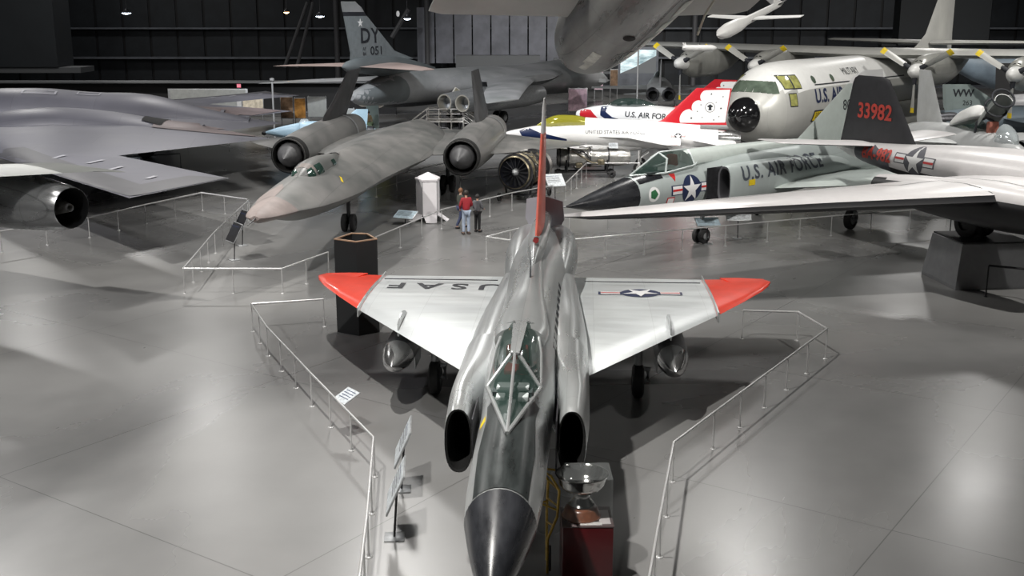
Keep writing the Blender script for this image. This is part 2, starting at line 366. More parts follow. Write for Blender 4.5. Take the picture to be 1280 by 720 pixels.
# ------------------------------------------------------------------ silver delta fighter with red wing tips (centre)
A = thing('delta_wing_jet_fighter', 'silver delta-wing jet fighter with red wing tips, red fin and black nose, in the centre', 'airplane', (-.26, 12.0, 0), R(266.5))
def build_delta():
    a = A
    mb = MB(); body(mb, [(0,.015,2.05,2.02),(.12,.09,2.12,1.94),(.5,.2,2.26,1.84),(1.0,.33,2.46,1.76),(1.75,.475,2.72,1.68)], 36, cap1=False); mb.build('nose_cone', radome, a)
    part('pitot_boom', polished, a, lambda m: m.tube([(.02,0,2.035),(-.0,0,2.035),(.5,0,2.03),(1.35,0,2.02)], [.03,.03,.022,.012], 10))
    fus = MB()
    body(fus, [(1.74,.473,2.72,1.68),(2.4,.515,2.83,1.6),(3.2,.54,2.93,1.5),(4.2,.55,3.02,1.42),(5.2,.56,3.12,1.36),(6.3,.6,3.42,1.32),(7.2,.62,3.46,1.3),(8.5,.62,3.5,1.3),(10.5,.62,3.48,1.32),(12.7,.66,3.45,1.35),(15,.74,3.34,1.45),(17,.76,3.22,1.6),(18.3,.66,3.05,1.75),(18.9,.58,2.95,1.85)], 40, sub=4, cap0=True, cap1=False)
    # rear shoulders blend in to the body
    for sd in (1, -1):
        body(fus, [(8.45,.47,2.81,1.46,2.1,.68),(8.8,.50,2.85,1.42,2.1,.66),(10.5,.55,2.88,1.4,2.1,.6),(13,.52,2.86,1.45,2.1,.5),(15.5,.45,2.8,1.5,2.1,.42),(17.5,.3,2.7,1.6,2.1,.36)], 32, side=sd, sub=4)
    fb = fus.bvh(); fus.build('fuselage', silver, a)
    part('exhaust_nozzle', darkmetal, a, lambda m: (m.lathe([(0,.58),(-.35,.55),(-.35,.5),(.3,.45),(.6,.02)], 28, Matrix.Translation((-18.9,0,2.4)))))
    # dark anti-glare panel on the nose
    v, f = poly([(-1.76,-.36),(-1.76,.36),(-3.0,.40),(-4.05,.36),(-4.6,.40),(-4.6,.30),(-3.1,0.0),(-4.6,-.30),(-4.6,-.40),(-4.05,-.36),(-3.0,-.40)])
    decal('anti_glare_panel', v, f, glare, a, (0,0,4), (1,0,0), (0,1,0), fb, off=.012, maxl=.07, reach=6)
    # windscreen and canopy
    S0 = Vector((-3.15,0,2.945)); T = Vector((-5.05,0,3.56)); 
    def side(s): return dict(S=Vector((-4.75,.41*s,3.08)), Tq=Vector((-5.05,.035*s,3.56)), Rt=Vector((-6.6,.10*s,3.62)), Rb=Vector((-6.75,.27*s,3.50)), Lb=Vector((-5.9,.37*s,3.30)))
    inner = MB(); inner.box((-5.3,0,3.10), (1.9,.6,.08)); inner.build('cockpit_floor', cockpit, a)
    st = MB(); st.bbox((-5.75,0,3.26), (.16,.36,.42), .04, (0,.25,0)); st.bbox((-5.68,0,3.46), (.12,.22,.12), .03); st.bbox((-5.45,0,3.16), (.5,.38,.10), .03); st.build('ejection_seat', seatred, a)
    dp = MB(); dp.bbox((-4.55,0,3.14), (.25,.5,.12), .03); dp.bbox((-4.35,.17,3.10), (.4,.16,.08), .02); dp.bbox((-4.35,-.17,3.10),(.4,.14,.06),.02); dp.build('instrument_panel', seatgrey, a)
    fr = MB()
    for s in (1, -1):
        d = side(s)
        mb = MB(); mb.add([S0+Vector((0,.012*s,0)), d['S'], d['Tq']], [(0,1,2)]); o = mb.build('windscreen_pane', glass, a, flat=True)
        mb = MB(); mb.add([d['S'], d['Lb'], d['Rb'], d['Rt'], d['Tq'], (d['Tq']+d['S'])/2+Vector((0,.05*s,.03)), Vector((-5.9,.24*s,3.56))], [(0,1,6,5),(1,2,6),(2,3,6),(3,4,6),(4,5,6)]); mb.build('canopy_pane', glass, a, smooth=60)
        fr.tube([S0, d['S']], .036, 8); fr.tube([d['S'], d['Tq']], .034, 8); fr.tube([d['S'], d['Lb'], d['Rb'], d['Rt']], .025, 8)
    fr.tube([S0, Vector((-4.2,0,3.28)), T], .026, 8)
    fr.rings([[Vector((-4.98,-.07,3.57)),Vector((-4.98,.07,3.57)),Vector((-4.98,.07,3.54)),Vector((-4.98,-.07,3.54))],[Vector((-6.5,-.12,3.625)),Vector((-6.5,.12,3.625)),Vector((-6.5,.12,3.59)),Vector((-6.5,-.12,3.59))]])
    fr.build('canopy_frame', silver, a)
    fa = MB(); body(fa, [(6.35,.42,3.60,3.1),(6.8,.47,3.60,3.1),(7.8,.42,3.58,3.1),(9.5,.3,3.56,3.1),(12.9,.17,3.52,3.1)], 24, sub=3); fa.build('dorsal_fairing', silver, a)
    # side air intakes
    for sd, nm in ((1,'l'),(-1,'r')):
        tab = [(5.0,.215,2.62,1.56,2.08,.90),(5.15,.23,2.66,1.52,2.08,.90),(5.9,.25,2.73,1.48,2.08,.92),(6.6,.32,2.78,1.46,2.1,.86),(7.4,.43,2.80,1.46,2.1,.75),(8.6,.50,2.84,1.44,2.1,.68)]
        ib = MB(); body(ib, tab, 36, e=2.4, side=sd, sub=4, cap0=False)
        it = [(5.0,.215,2.62,1.56,2.08,.89),(5.02,.185,2.58,1.60,2.08,.89),(6.2,.2,2.5,1.66,2.08,.86)]
        o = ib.build('air_intake', silver, a); ibv = ib.bvh()
        jb = MB(); body(jb, it, 36, e=2.4, side=sd, sub=2, cap0=False); jb.build('intake_duct', voidm, o)
        sp = MB(); sp.box((-5.35,.655*sd,2.1), (1.1,.02,.86)); sp.build('splitter_plate', darkmetal, o)
    # wings
    st = [(.5,7.9,17.35,1.9,.34),(1.15,9.0,17.35,1.9,.32),(2.9,11.75,17.32,1.9,.26),(4.12,13.65,17.3,1.9,.2),(4.9,14.9,17.28,1.93,.16),(5.45,15.85,17.25,1.95,.12),(5.72,16.45,17.15,1.96,.08),(5.82,16.8,17.0,1.96,.03)]
    for sd in (1, -1):
        mb = MB(); foil(mb, cut(st, .5, 4.12), sd); wb = mb.bvh(); w = mb.build('wing', wingsilver, a)
        mb = MB(); foil(mb, cut(st, 4.12, 5.82), sd)
        mb.prism([(5.2*sd,-15.9),(5.75*sd,-16.7),(5.7*sd,-17.2),(5.1*sd,-17.3),(4.6*sd,-17.28)], .02, Matrix.Translation((0,0,1.955)) @ Matrix(((0,1,0,0),(1,0,0,0),(0,0,1,0),(0,0,0,1))))
        o = mb.build('wing_tip', orange, a); o['label'] = 'red painted wing tip'
        for y, s0, s1, h in ((2.95,11.9,13.4,.2),(4.14,13.45,17.35,.14)):
            fe = MB(); pr = []
            n = 9
            for i in range(n+1):
                t = i/n; s = lerp(s0, s1, t); pr.append((-s, 2.0+h*sin(pi*min(1,t*1.15+.08))**.7*(.55 if y > 4 else 1)))
            fe.prism([(pr[0][0],1.8)]+pr+[(pr[-1][0],1.8)], .03, Matrix.Translation((0,sd*y,0)) @ Matrix(((1,0,0,0),(0,0,1,0),(0,1,0,0),(0,0,0,1))))
            fe.build('wing_fence', silver, w)
        el = MB(); el.box((-16.35,sd*2.55,2.035), (.02,2.9,.02)); el.build('elevon_hinge', darkmetal, w)
        if sd < 0: dtext('wing_lettering', 'USAF', .98, ink, w, (-15.9,-2.35,3), (0,-1,0), (1,0,0), wb, off=.012, bold=.02, spacing=1.5, reach=4, wscale=.98)
        else: insignia(w, (-15.35,2.45,3), (0,-1,0), (1,0,0), .48, wb, blue, white, red)
    # fin with pale dielectric tip
    fst = [(3.3,12.5,18.7,0,.24),(3.7,13.2,18.7,0,.22),(5.75,16.3,18.5,0,.15),(6.35,17.2,18.4,0,.10),(6.5,17.6,18.3,0,.05)]
    mb = MB(); foil(mb, cut(fst, 3.3, 5.75), vert=True); o = mb.build('tail_fin', finred, a); o['label'] = 'red tail fin'
    mb = MB(); foil(mb, cut(fst, 5.75, 6.5), vert=True); o = mb.build('fin_tip', mat('fin_tip_grey', (.42,.42,.42), .4), a)
    fr = MB(); body(fr, [(11.3,.04,3.5,3.3),(12.2,.13,3.72,3.3),(13.2,.2,3.75,3.3),(15.5,.24,3.68,3.3),(18.3,.2,3.5,3.1)], 20); fr.lathe([(0,.075),(.12,.075)], 14, Matrix.Translation((-12.55,.02,3.86))); fr.build('fin_root_fairing', silver, a)
    part('fin_root_vent', seatred, a, lambda m: m.lathe([(0,.06),(.13,.062)], 14, Matrix.Translation((-12.55,.02,3.86)), True, True))
    # opened air brake petals behind the fin and tail bulges
    for sd in (1,-1):
        mb = MB(); body(mb, [(13.2,.05,2.75,2.45,2.55,.55),(14.6,.30,2.98,2.15,2.55,.5),(16.0,.42,3.12,2.0,2.55,.48),(17.4,.45,3.17,2.0,2.55,.46),(18.6,.40,3.08,2.1,2.55,.42),(19.5,.16,2.8,2.4,2.6,.4)], 28, side=sd, sub=4); mb.build('tail_bulge', silver, a)
        ab = MB(); ab.prism([(-.1,0),(.62,.12),(.85,.55),(.8,1.2),(.15,1.35)], .06, Matrix.Translation((-18.75,sd*.1,2.78)) @ Matrix.Scale(.78,4) @ Matrix.Rotation(R(90-18),4,'Z') @ Matrix.Scale(-sd,4,(1,0,0)) @ Matrix.Rotation(pi/2,4,'X')); ab.build('air_brake', mat('brake_grey',(.3,.3,.33),.45,.2), a)
    # undercarriage
    gear(a, -13.4, 2.35, 1.8, .40, .26, False, gearmetal, tyre); gear(a, -13.4, -2.35, 1.8, .40, .26, False, gearmetal, tyre)
    gear(a, -6.2, 0, 1.5, .28, .16, True, gearmetal, tyre, name='nose_gear')
    for sd in (1,-1):
        mb = MB(); mb.prism([(-12.9,.75),(-13.8,.75),(-13.9,1.75),(-12.8,1.75)], .03, Matrix.Translation((0,sd*2.75,0)) @ Matrix(((1,0,0,0),(0,0,1,0),(0,1,0,0),(0,0,0,1)))); mb.build('gear_door', gearmetal, a)
        # under-wing tank: bright nose, dark middle
        M = Matrix.Translation((-11.5,sd*3.05,1.22))
        pr = [(0,.01),(-.12,.13),(-.4,.25),(-.9,.345)]
        mb = MB(); mb.lathe(pr, 28, M, True); t = mb.build('drop_tank', polished, a)
        mb = MB(); mb.lathe([(-.9,.346),(-1.6,.37),(-3.0,.37),(-4.2,.28),(-5.2,.06),(-5.3,.005)], 28, M); mb.build('tank_body', mat('tank_grey',(.10,.10,.105),.35,.4,var=.3), t)
        mb = MB(); mb.prism([(-13,.2),(-13.5,.62),(-15.6,.62),(-15.4,.2)], .09, Matrix.Translation((0,sd*3.05,1.22)) @ Matrix(((1,0,0,0),(0,0,1,0),(0,1,0,0),(0,0,0,1)))); mb.build('tank_pylon', darkmetal, a)
    # louvres on the port side, yellow rescue marks, blade aerial
    for i in range(9):
        s = 7.6+i*.55
        decal('louvre', *poly([(-.16,-.02),(.16,-.02),(.14,.03),(-.14,.03)]), ink, a, (-s,.55,4.6), (1,0,0), (0,1,-.0), fb, off=.006, reach=5, maxl=.2)
    decal('rescue_mark', *poly([(-.11,-.07),(.11,-.07),(.11,.07),(-.11,.07)]), yellow, a, (-4.15,-2,2.72), (1,0,0), (0,0,1), fb, off=.008, reach=6)
    part('blade_aerial', ink, a, lambda m: m.tube([(-10.2,0,3.55),(-10.35,0,3.9)], [.02,.006], 6))
build_delta()
# ------------------------------------------------------------------ long black twin-engined jet with chined nose (left of centre)
sr_skin = panel_lines(mat('heat_stained_black', (.15,.155,.15), .42, .1, var=.15, scale=.5, stretch=(1,1.6,1), rvar=.08, col2=(.17,.165,.16)), 1.4, 1.1, .75, .01)
sr_nose = mat('nose_dusty_brown', (.215,.18,.17), .5, 0, var=.2, scale=1.2)
sr_dark = mat('nacelle_black', (.045,.045,.047), .38, .2, var=.3, scale=1.5, rvar=.08)
B = thing('chined_twin_engine_jet', 'long matte black jet with chined nose and two canted fins, left of centre', 'airplane', (-7.7, 33.9, 0), R(264.6), sc=1.02)
def build_sr():
    a = B
    tab = [(1.9,.78,2.95,2.22,2.5),(3.2,1.12,3.05,1.95,2.42),(4.6,1.32,3.18,1.72,2.36),(6.2,1.46,3.30,1.6,2.3),(8,1.55,3.32,1.5,2.26),(11,1.65,3.28,1.45,2.26),(14,2.0,3.25,1.45,2.3),(17,2.35,3.2,1.5,2.32),(22,2.3,3.15,1.6,2.35),(26,1.7,3.05,1.75,2.38),(29,.9,2.85,2.0,2.4),(31.2,.06,2.5,2.4,2.45)]
    fb = MB(); body(fb, tab, 40, e=1.32, sub=4); bv = fb.bvh(); fb.build('fuselage', sr_skin, a, smooth=50)
    nb = MB(); body(nb, [(0,.14,2.66,2.50,2.58),(.25,.34,2.74,2.40,2.57),(.9,.56,2.84,2.32,2.54),(1.9,.782,2.952,2.218,2.5)], 40, e=1.32, sub=4); nb.build('nose_cone', sr_nose, a, smooth=50)
    decal('nose_stain', *poly([(-1.9,.05),(-3.0,.0),(-3.9,-.3),(-3.5,-.95),(-1.9,-.62)]), sr_nose, a, (0,0,6), (1,0,0), (0,1,0), bv, off=.008, reach=12)
    part('pitot_boom', sr_dark, a, lambda m: m.tube([(0,0,2.58),(.7,0,2.5)], [.03,.01], 8))
    # cockpit glazing: two windscreen panes, side windows, rear cockpit window
    cb = MB(); body(cb, [(4.5,.05,3.1,3.0,3.02),(5.3,.42,3.42,2.9,3.0),(6.3,.5,3.55,2.9,3.0),(7.6,.5,3.52,2.9,3.0),(9.5,.3,3.36,2.9,3.0),(11,.1,3.25,2.9,3.0)], 28, sub=3); cv = cb.bvh(); cb.build('canopy', sr_skin, a, smooth=50)
    gl = mat('tinted_glass_green', (.03,.06,.05), .08, 0, spec=.9)
    fm = mat('canopy_frame_rust', (.16,.14,.13), .5)
    for sd in (1,-1):
        decal('windscreen_frame', *poly([(-.42,-.02),(.42,-.02),(.30,.42),(-.34,.36)]), fm, a, (-5.25,.22*sd,4.2), (-.85*1,0,0) if 0 else (0,sd,0), (-1,0,0) if sd>0 else (-1,0,0), cv, off=.01, reach=3, maxl=.1)
    for sd in (1,-1):
        N = Vector((.35,sd*.9,.5)).normalized(); U = Vector((-1,0,0)); U = (U-N*U.dot(N)).normalized(); V = N.cross(U) if sd > 0 else U.cross(N)
        if V.z < 0: V = -V
        UU = V.cross(N)
        for nm, pts, P in (('windscreen_pane', [(-.28,-.2),(.28,-.2),(.28,.18),(-.05,.16)], (-5.15,sd*.3,3.2)), ('side_window', [(-.34,-.17),(.3,-.17),(.3,.2),(-.34,.2)], (-5.95,sd*.45,3.28)), ('rear_window', [(-.25,-.15),(.25,-.15),(.25,.15),(-.25,.15)], (-7.9,sd*.42,3.2))):
            pp = [(x*sd*-1 if UU.x < 0 and sd > 0 else x, y) for x, y in pts]
            decal(nm, *poly(pts), gl, a, P, UU, V, cv, off=.02, reach=2.5, maxl=.1)
    decal('hatch_ring', *disc(.34), mat('ring_grey',(.22,.21,.2),.5), a, (-9.6,.0,5), (1,0,0), (0,1,0), cv, off=.02, reach=6, maxl=.12)
    decal('hatch_glass', *disc(.2), black, a, (-9.6,.0,5), (1,0,0), (0,1,0), cv, off=.03, reach=6, maxl=.12)
    decal('yellow_mark', *poly([(-.2,-.04),(.2,-.04),(.2,.04),(-.2,.04)]), yellow, a, (-6.6,1.0,5), (.7,.3,0), (-.3,.7,0), bv, off=.012, reach=8)
    for sd in (1,-1):
        # inner and outer wing
        mb = MB(); foil(mb, [(.8,16.8,29.4,2.3,.5),(2.2,17.8,29,2.3,.42),(3.2,18.6,28.8,2.25,.38),(4.9,20.2,28.6,2.1,.32),(6.5,22.8,28.3,1.95,.24),(8.0,25.2,27.9,1.86,.14),(8.7,26.5,27.6,1.82,.07),(8.9,27.0,27.4,1.82,.03)], sd); mb.build('wing', sr_skin, a)
        M = Matrix.Translation((-16.6, sd*3.8, 2.35))
        n = MB(); n.lathe([(0,.74),(-.1,.775),(-1.6,.86),(-3.5,.93),(-6,.97),(-9,.95),(-11,.86),(-12.2,.78),(-12.2,.70),(-11,.6)], 36, M); o = n.build('engine_nacelle', sr_skin, a)
        n = MB(); n.lathe([(0,.742),(.01,.70),(-2.2,.62),(-2.3,.02)], 36, M); n.lathe([(.0,.741),(.0,.70)], 36, M); n.lathe([(-.02,.78),(-.5,.80),(-.5,.79)], 36, M); n.build('nacelle_lip', voidm, o)
        n = MB(); n.lathe([(.85,.01),(.4,.25),(0,.47),(-.4,.60),(-1.9,.62)], 36, M @ Matrix.Rotation(R(3),4,'Y') @ Matrix.Rotation(R(-2)*sd,4,'Z')); n.build('inlet_spike', mat('spike_grey',(.075,.075,.078),.5,.1,var=.2), o)
        n = MB(); n.lathe([(-9.3,.962),(-9.45,.975),(-9.6,.962)], 36, M); n.build('nacelle_band', gearmetal, o)
        n = MB(); foil(n, [(0,22.3,27.4,0,.34),(.5,22.5,27.6,0,.34),(1.1,23.6,27.8,0,.26),(2.45,25.2,28.4,0,.14),(2.55,25.4,28.4,0,.08)], vert=True, M=Matrix.Translation((0,sd*3.8,3.1)) @ Matrix.Rotation(R(15)*sd,4,'X')); n.build('tail_fin', sr_dark, a)
        gear(a, -22.0, sd*2.4, 2.2, .42, .26, True, blackgear, tyre)
    gear(a, -11.6, 0, 1.7, .36, .2, True, blackgear, tyre)
build_sr()

# ------------------------------------------------------------------ flying wing bomber (far left)
fw_skin = panel_lines(mat('flying_wing_grey', (.12,.12,.14), .45, .05, var=.13, scale=.25, rvar=.06), 4.2, 3.1, .82, .02)
fw_edge = mat('flying_wing_edge', (.075,.075,.082), .45, .05, var=.1, scale=.5)
fw_tan = mat('exhaust_tan', (.145,.115,.115), .5, 0, var=.2, scale=.7)
Cc = thing('flying_wing_bomber', 'huge grey flying wing bomber with sawtooth trailing edge, far left of the hall', 'airplane', (-32.9, 62.3, 0), R(186.8))
def build_fw():
    a = Cc
    zw = 2.55
    te = [(0,20.2),(4.0,17.6),(8.0,20.2),(14.1,14.2),(21.8,19.8),(26.2,17.0)]
    def TE(y):
        for p, q in zip(te, te[1:]):
            if p[0] <= y <= q[0]: return lerp(p[1], q[1], (y-p[0])/(q[0]-p[0]))
        return te[-1][1]
    for sd in (1,-1):
        st = []
        for y in [0,1,2,3,4,5,6,7,8,9,10,11,12,13,14.1,16,18,20,21.8,23,24.5,25.6,26.15]:
            le = .65*y; t = max(.03, lerp(2.0, 1.3, min(1, y/7)) if y < 8 else lerp(1.25, .42, min(1,(y-8)/7)) if y < 15 else lerp(.42, .08, (y-15)/11.2))
            st.append((y, le, TE(y), zw-.0*y, t))
        mb = MB(); foil(mb, st, sd); w = mb.build('wing', fw_skin, a, smooth=25); wv = mb.bvh()
        # darker leading-edge and tip border
        ed = [(13,.65*13+.05),(26.1,17.0),(21.8,19.75),(21.4,18.3),(23.6,16.9),(13,.65*13+1.5)]
        decal('edge_panel', *poly([(-s, sd*y) for y, s in ed]), fw_edge, w, (0,0,6), (1,0,0), (0,1,0), wv, off=.02, reach=10, maxl=.8)
        for (y, s, l) in ((17.5,14.0,1.2),(19.5,15.2,1.0),(22.0,17.0,.7),(16,12.2,.9)):
            decal('walkway_mark', *poly([(-l/2,-.10),(l/2,-.10),(l/2,.10),(-l/2,.10)]), mat('faded_grey',(.3,.3,.33),.5), w, (-s,sd*y,6), (.3,1,0), (-1,.3,0), wv, off=.03, reach=10)
        eh = MB(); body(eh, [(5.2,1.2,3.4,2.6,2.7),(6.5,1.9,3.7,2.6,2.7),(9,2.2,3.9,2.6,2.7),(12,2.0,3.65,2.6,2.7),(14.5,1.5,3.2,2.6,2.7),(16.5,.9,2.95,2.6,2.7)], 28, yc=4.6, side=sd, sub=4); eh.build('engine_hump', fw_skin, a, smooth=50); ev = eh.bvh()
        mb2 = MB(); mb2.v = mb.v+eh.v; mb2.f = mb.f+[tuple(i+len(mb.v) for i in f) for f in eh.f]; cv = mb2.bvh()
        decal('exhaust_stain', *poly([(-14.2,sd*3.0),(-14.2,sd*6.4),(-18.2,sd*7.9),(-19.6,sd*7.6),(-17.8,sd*4.3),(-17.5,sd*3.6)]), fw_tan, a, (0,0,8), (1,0,0), (0,1,0), cv, off=.03, reach=12, maxl=.6)
        decal('exhaust_slot', *poly([(-13.6,sd*3.9),(-13.6,sd*5.5),(-14.6,sd*5.8),(-14.8,sd*3.6)]), voidm, a, (0,0,8), (1,0,0), (0,1,0), cv, off=.05, reach=12, maxl=.4)
        gear(a, -11.5, sd*6.1, 2.3, .5, .35, True, gearmetal, tyre)
    hb = MB(); body(hb, [(.6,.6,3.0,2.5,2.7),(2,1.6,3.9,2.4,2.7),(4,2.2,4.5,2.4,2.7),(7,2.5,4.6,2.4,2.7),(10,2.5,4.35,2.4,2.7),(13,2.2,4.2,2.4,2.7),(16,1.5,3.4,2.5,2.7),(18.4,.8,2.85,2.55,2.7)], 36, sub=4); hv = hb.bvh(); hb.build('centre_body', fw_skin, a, smooth=50)
    for (s, y, w_, h_) in ((7.5,.9,1.8,.5),(10,.6,1.2,.6)):
        P = Vector((-s, y, 8))
        o_ = [(-w_/2,-h_/2),(w_/2,-h_/2),(w_/2,h_/2),(-w_/2,h_/2)]
        i_ = [(p[0]*.88, p[1]*.7) for p in o_]
        v = [Vector((*p,0)) for p in o_+i_]; f = [[k,(k+1)%4,4+(k+1)%4,4+k] for k in range(4)]
        decal('hatch_outline', v, f, mat('faded_grey',(.3,.3,.33),.5), a, P, (1,0,0), (0,1,0), hv, off=.03, reach=12)
    gear(a, -3.6, 0, 2.4, .42, .3, True, gearmetal, tyre)
build_fw()

# ------------------------------------------------------------------ swept-wing bomber reaching in from the left: wing end and engine pod
D_ = thing('swept_wing_jet_bomber', 'polished metal jet bomber at the left edge, only wing tip and engine pod showing', 'airplane', (0, 0, 0), 0)
def build_pod():
    a = D_
    e = ground(89, 260, 3.1); hd = R(148)
    D_.location = (e.x, e.y, -.93); D_.scale = (1.3,)*3; D_.rotation_euler = (0, 0, hd)
    M = Matrix.Translation((0, 0, 3.1))
    n = MB(); n.lathe([(-.02,.455),(0,.47),(.3,.53),(.9,.60),(1.8,.66),(3,.70),(4.4,.68),(5.3,.60),(5.7,.5),(5.6,.44),(5.0,.4)], 40, M); n.lathe([(4.9,.41),(4.9,.01)], 30, M)
    pod = n.build('engine_pod', panel_lines(mat('pod_metal',(.42,.43,.44),.26,.85,var=.2,scale=1.5,stretch=(.4,2,2),rvar=.08),1.0,.5,.7,.008), a)
    n = MB(); n.lathe([(-.02,.455),(.05,.44),(1.2,.40),(1.25,.02)], 40, M); n.build('exhaust_duct', voidm, pod)
    n = MB(); n.lathe([(1.2,.30),(.75,.26),(.1,.10),(.02,.085),(.1,.06),(.4,.05)], 28, M); n.build('exhaust_cone', mat('cone_grey',(.27,.27,.26),.4,.4,var=.2), pod)
    n = MB(); n.prism([(.7,3.55),(1.4,3.85),(4.2,3.85),(4.6,3.6)], .28, Matrix(((1,0,0,0),(0,0,1,0),(0,1,0,0),(0,0,0,1)))); n.build('pylon', silver, pod)
    # wing: starboard, running from the tip (outboard, aft) to the fuselage
    def st(y): return None
    W = [(-2.35, -.95, .55, 4.28, .05), (-2.2,-1.0,1.0,4.28,.12)]
    rows = []
    for o in (.78,.6,-.3,-2,-5,-9,-15):      # outboard distance
        c = 2.0+(.78-o)*.155
        le = 1.35-(o)*.72+c*.45; te = le-c
        rows.append((o, -le, -te, 3.87, .08 if o > .7 else .20+(.6-o)*.022))
    mb = MB(); foil(mb, cut(rows[::-1], -15, 0), -1); mb.build('wing', mat('wing_pale',(.42,.43,.42),.4,.3,var=.08), a)
    mb = MB(); foil(mb, [r for r in cut(rows[::-1], 0, .6)]+[(.85,.3,.9,3.87,.05)], -1); mb.build('wing_tip', mat('wing_tip_dark',(.10,.105,.10),.45,.1), a)
    fz = MB(); fy = 16.2
    body(fz, [(-21,.1,2.9,2.7,2.8),(-19,.9,3.7,2.0,2.9),(-14,1.2,4.6,1.6,3.1),(-6,1.25,4.8,1.5,3.2),(4,1.1,4.7,1.8,3.2),(9,.4,4.4,3.2,3.8)], 28, yc=fy, sub=3); fz.build('fuselage', silver, a)
    gear(a, 9, fy, 1.8, .55, .35, True, gearmetal, tyre); gear(a, -2, fy, 1.8, .55, .35, True, gearmetal, tyre)
build_pod()
# ------------------------------------------------------------------ swing-wing bomber (back, centre left)
b1g = panel_lines(mat('bomber_grey', (.27,.285,.285), .42, .1, var=.14, scale=.3, rvar=.06, col2=(.33,.33,.34)), 2.6, 1.7, .86, .015)
b1d = mat('bomber_dark_grey', (.13,.145,.15), .45, .1, var=.15, scale=.4)
b1t = mat('bomber_tan', (.40,.31,.28), .45, .05, var=.15, scale=.4)
Eb = thing('swing_wing_bomber', 'large grey swing-wing bomber with DY on its tail fin, at the back', 'airplane', (9.2, 112.6, 0), R(59.8), sc=.9)
def build_b1():
    a = Eb
    tab = [(0,.05,2.6,2.5,2.55),(1.2,.5,3.1,2.1,2.5),(3,.95,3.9,1.7,2.6),(5,1.25,4.75,1.6,2.8),(8,1.5,5.0,1.6,3.0),(12,2.4,4.9,1.65,3.1),(17,3.6,4.75,1.8,3.3),(23,4.0,4.8,2.0,3.4),(29,3.2,4.9,2.2,3.5),(34,1.9,5.0,2.35,3.6),(38,1.45,5.1,2.45,3.65),(41,1.2,4.6,2.5,3.5),(43.3,.75,3.9,2.7,3.3),(44.2,.25,3.5,3.1,3.3)]
    fb = MB(); body(fb, tab, 44, e=1.85, sub=4); bv = fb.bvh(); fb.build('fuselage', b1g, a, smooth=50)
    decal('tail_band', *poly([(-38.3,-.8),(-41.2,-1.6),(-44.3,-1.2),(-44.3,2.2),(-40.0,2.6),(-38.8,1.2)]), b1d, a, (0,-6,3.1), (1,0,0), (0,0,1), bv, off=.03, reach=14, maxl=.5)
    fx = MB(); body(fx, [(33,.1,5.1,4.6,4.8),(36,.55,5.75,4.4,5.1),(39,.72,6.2,4.5,5.5),(42,.7,6.3,4.9,5.6),(44.5,.4,6.0,5.2,5.6),(45.2,.05,5.65,5.55,5.6)], 28, sub=3); fx.build('tail_fairing', b1d, a, smooth=50)
    fst = [(5.9,36.0,44.3,0,.55),(6.6,38.6,44.2,0,.42),(9.4,42.2,44.9,0,.22),(9.9,42.7,45.05,0,.2),(10.3,43.4,45.1,0,.12)]
    n = MB(); foil(n, cut(fst, 5.9, 9.25), vert=True); fv = n.bvh(); n.build('tail_fin', panel_lines(mat('fin_grey',(.20,.225,.235),.45,.1,var=.1),2,1.5,.85,.012), a)
    n = MB(); foil(n, cut(fst, 9.25, 9.55), vert=True); n.build('fin_stripe', ink, a)
    n = MB(); foil(n, cut(fst, 9.55, 10.3), vert=True); n.build('fin_tip', b1g, a)
    U = (1,0,0); V = (0,0,1)
    dtext('tail_code', 'DY', 1.55, ink, a, (-41.9,-4,7.75), U, V, fv, bold=.03, reach=12, wscale=1.05, spacing=1.15, off=.02)
    dtext('tail_number', '051', .9, ink, a, (-41.1,-4,6.65), U, V, fv, bold=.01, reach=12, off=.02, wscale=1.2); dtext('tail_prefix', 'AF\n84', .36, ink, a, (-42.6,-4,6.65), U, V, fv, reach=12, off=.02)
    decal('fin_badge', *star_poly(.36), white, a, (-43.0,-4,8.75), U, V, fv, off=.02, reach=12); decal('fin_emblem', *disc(.22,8), white, a, (-43.6,-4,9.42), U, V, None)
    for sd in (1,-1):
        n = MB(); foil(n, [(.5,38.2,43.8,5.55,.42),(2.5,39.6,44.0,5.55,.34),(6.4,42.6,44.9,5.5,.14),(6.9,43.3,45.0,5.5,.05)], sd); o = n.build('tailplane', b1t, a)
        n = MB(); foil(n, [(2.6,15,31,3.9,1.1),(4.3,19,31,3.9,.9),(5.2,21.5,32,3.9,.7)], sd); n.build('wing_glove', b1g, a)
        st = [(3.8,21.5,31,3.9,.75),(6,27,34.5,3.8,.6),(9,33.5,40,3.7,.45),(12,39.6,45.0,3.6,.25),(13.3,42.2,46.5,3.55,.1)] if sd < 0 else [(3.8,21.5,31,3.9,.7),(7,28,35,3.85,.5),(11,36,40,3.8,.3),(12.2,39.5,41,3.8,.08)]
        n = MB(); foil(n, st, sd); n.build('wing', b1g, a)
        for yy in (3.2, 4.9):
            M = Matrix.Translation((-24, sd*yy, 2.55)); n = MB(); n.lathe([(0,.75),(-3,.95),(-8,.9),(-11,.78),(-12.5,.68),(-12.5,.6),(-11.5,.5),(-11.4,.02)], 24, M); o = n.build('engine_nacelle', gearmetal, a)
            n = MB(); n.lathe([(-12.52,.67),(-12.52,.57),(-11.6,.52)], 24, M); n.build('nozzle_ring', mat('nozzle_tan',(.4,.38,.33),.4,.4), o)
        gear(a, -26.5, sd*2.4, 2.4, .58, .4, True, gearmetal, tyre)
        n = MB(); n.prism([(0,0),(1.0,-.2),(1.0,.2)], 1.4, Matrix.Translation((-3.4,sd*1.25,2.6))@Matrix.Rotation(pi/2,4,'X')@Matrix.Rotation(pi,4,'Z')); n.build('nose_vane', b1g, a)
    gear(a, -6.5, 0, 2.0, .42, .3, True, gearmetal, tyre)
build_b1()

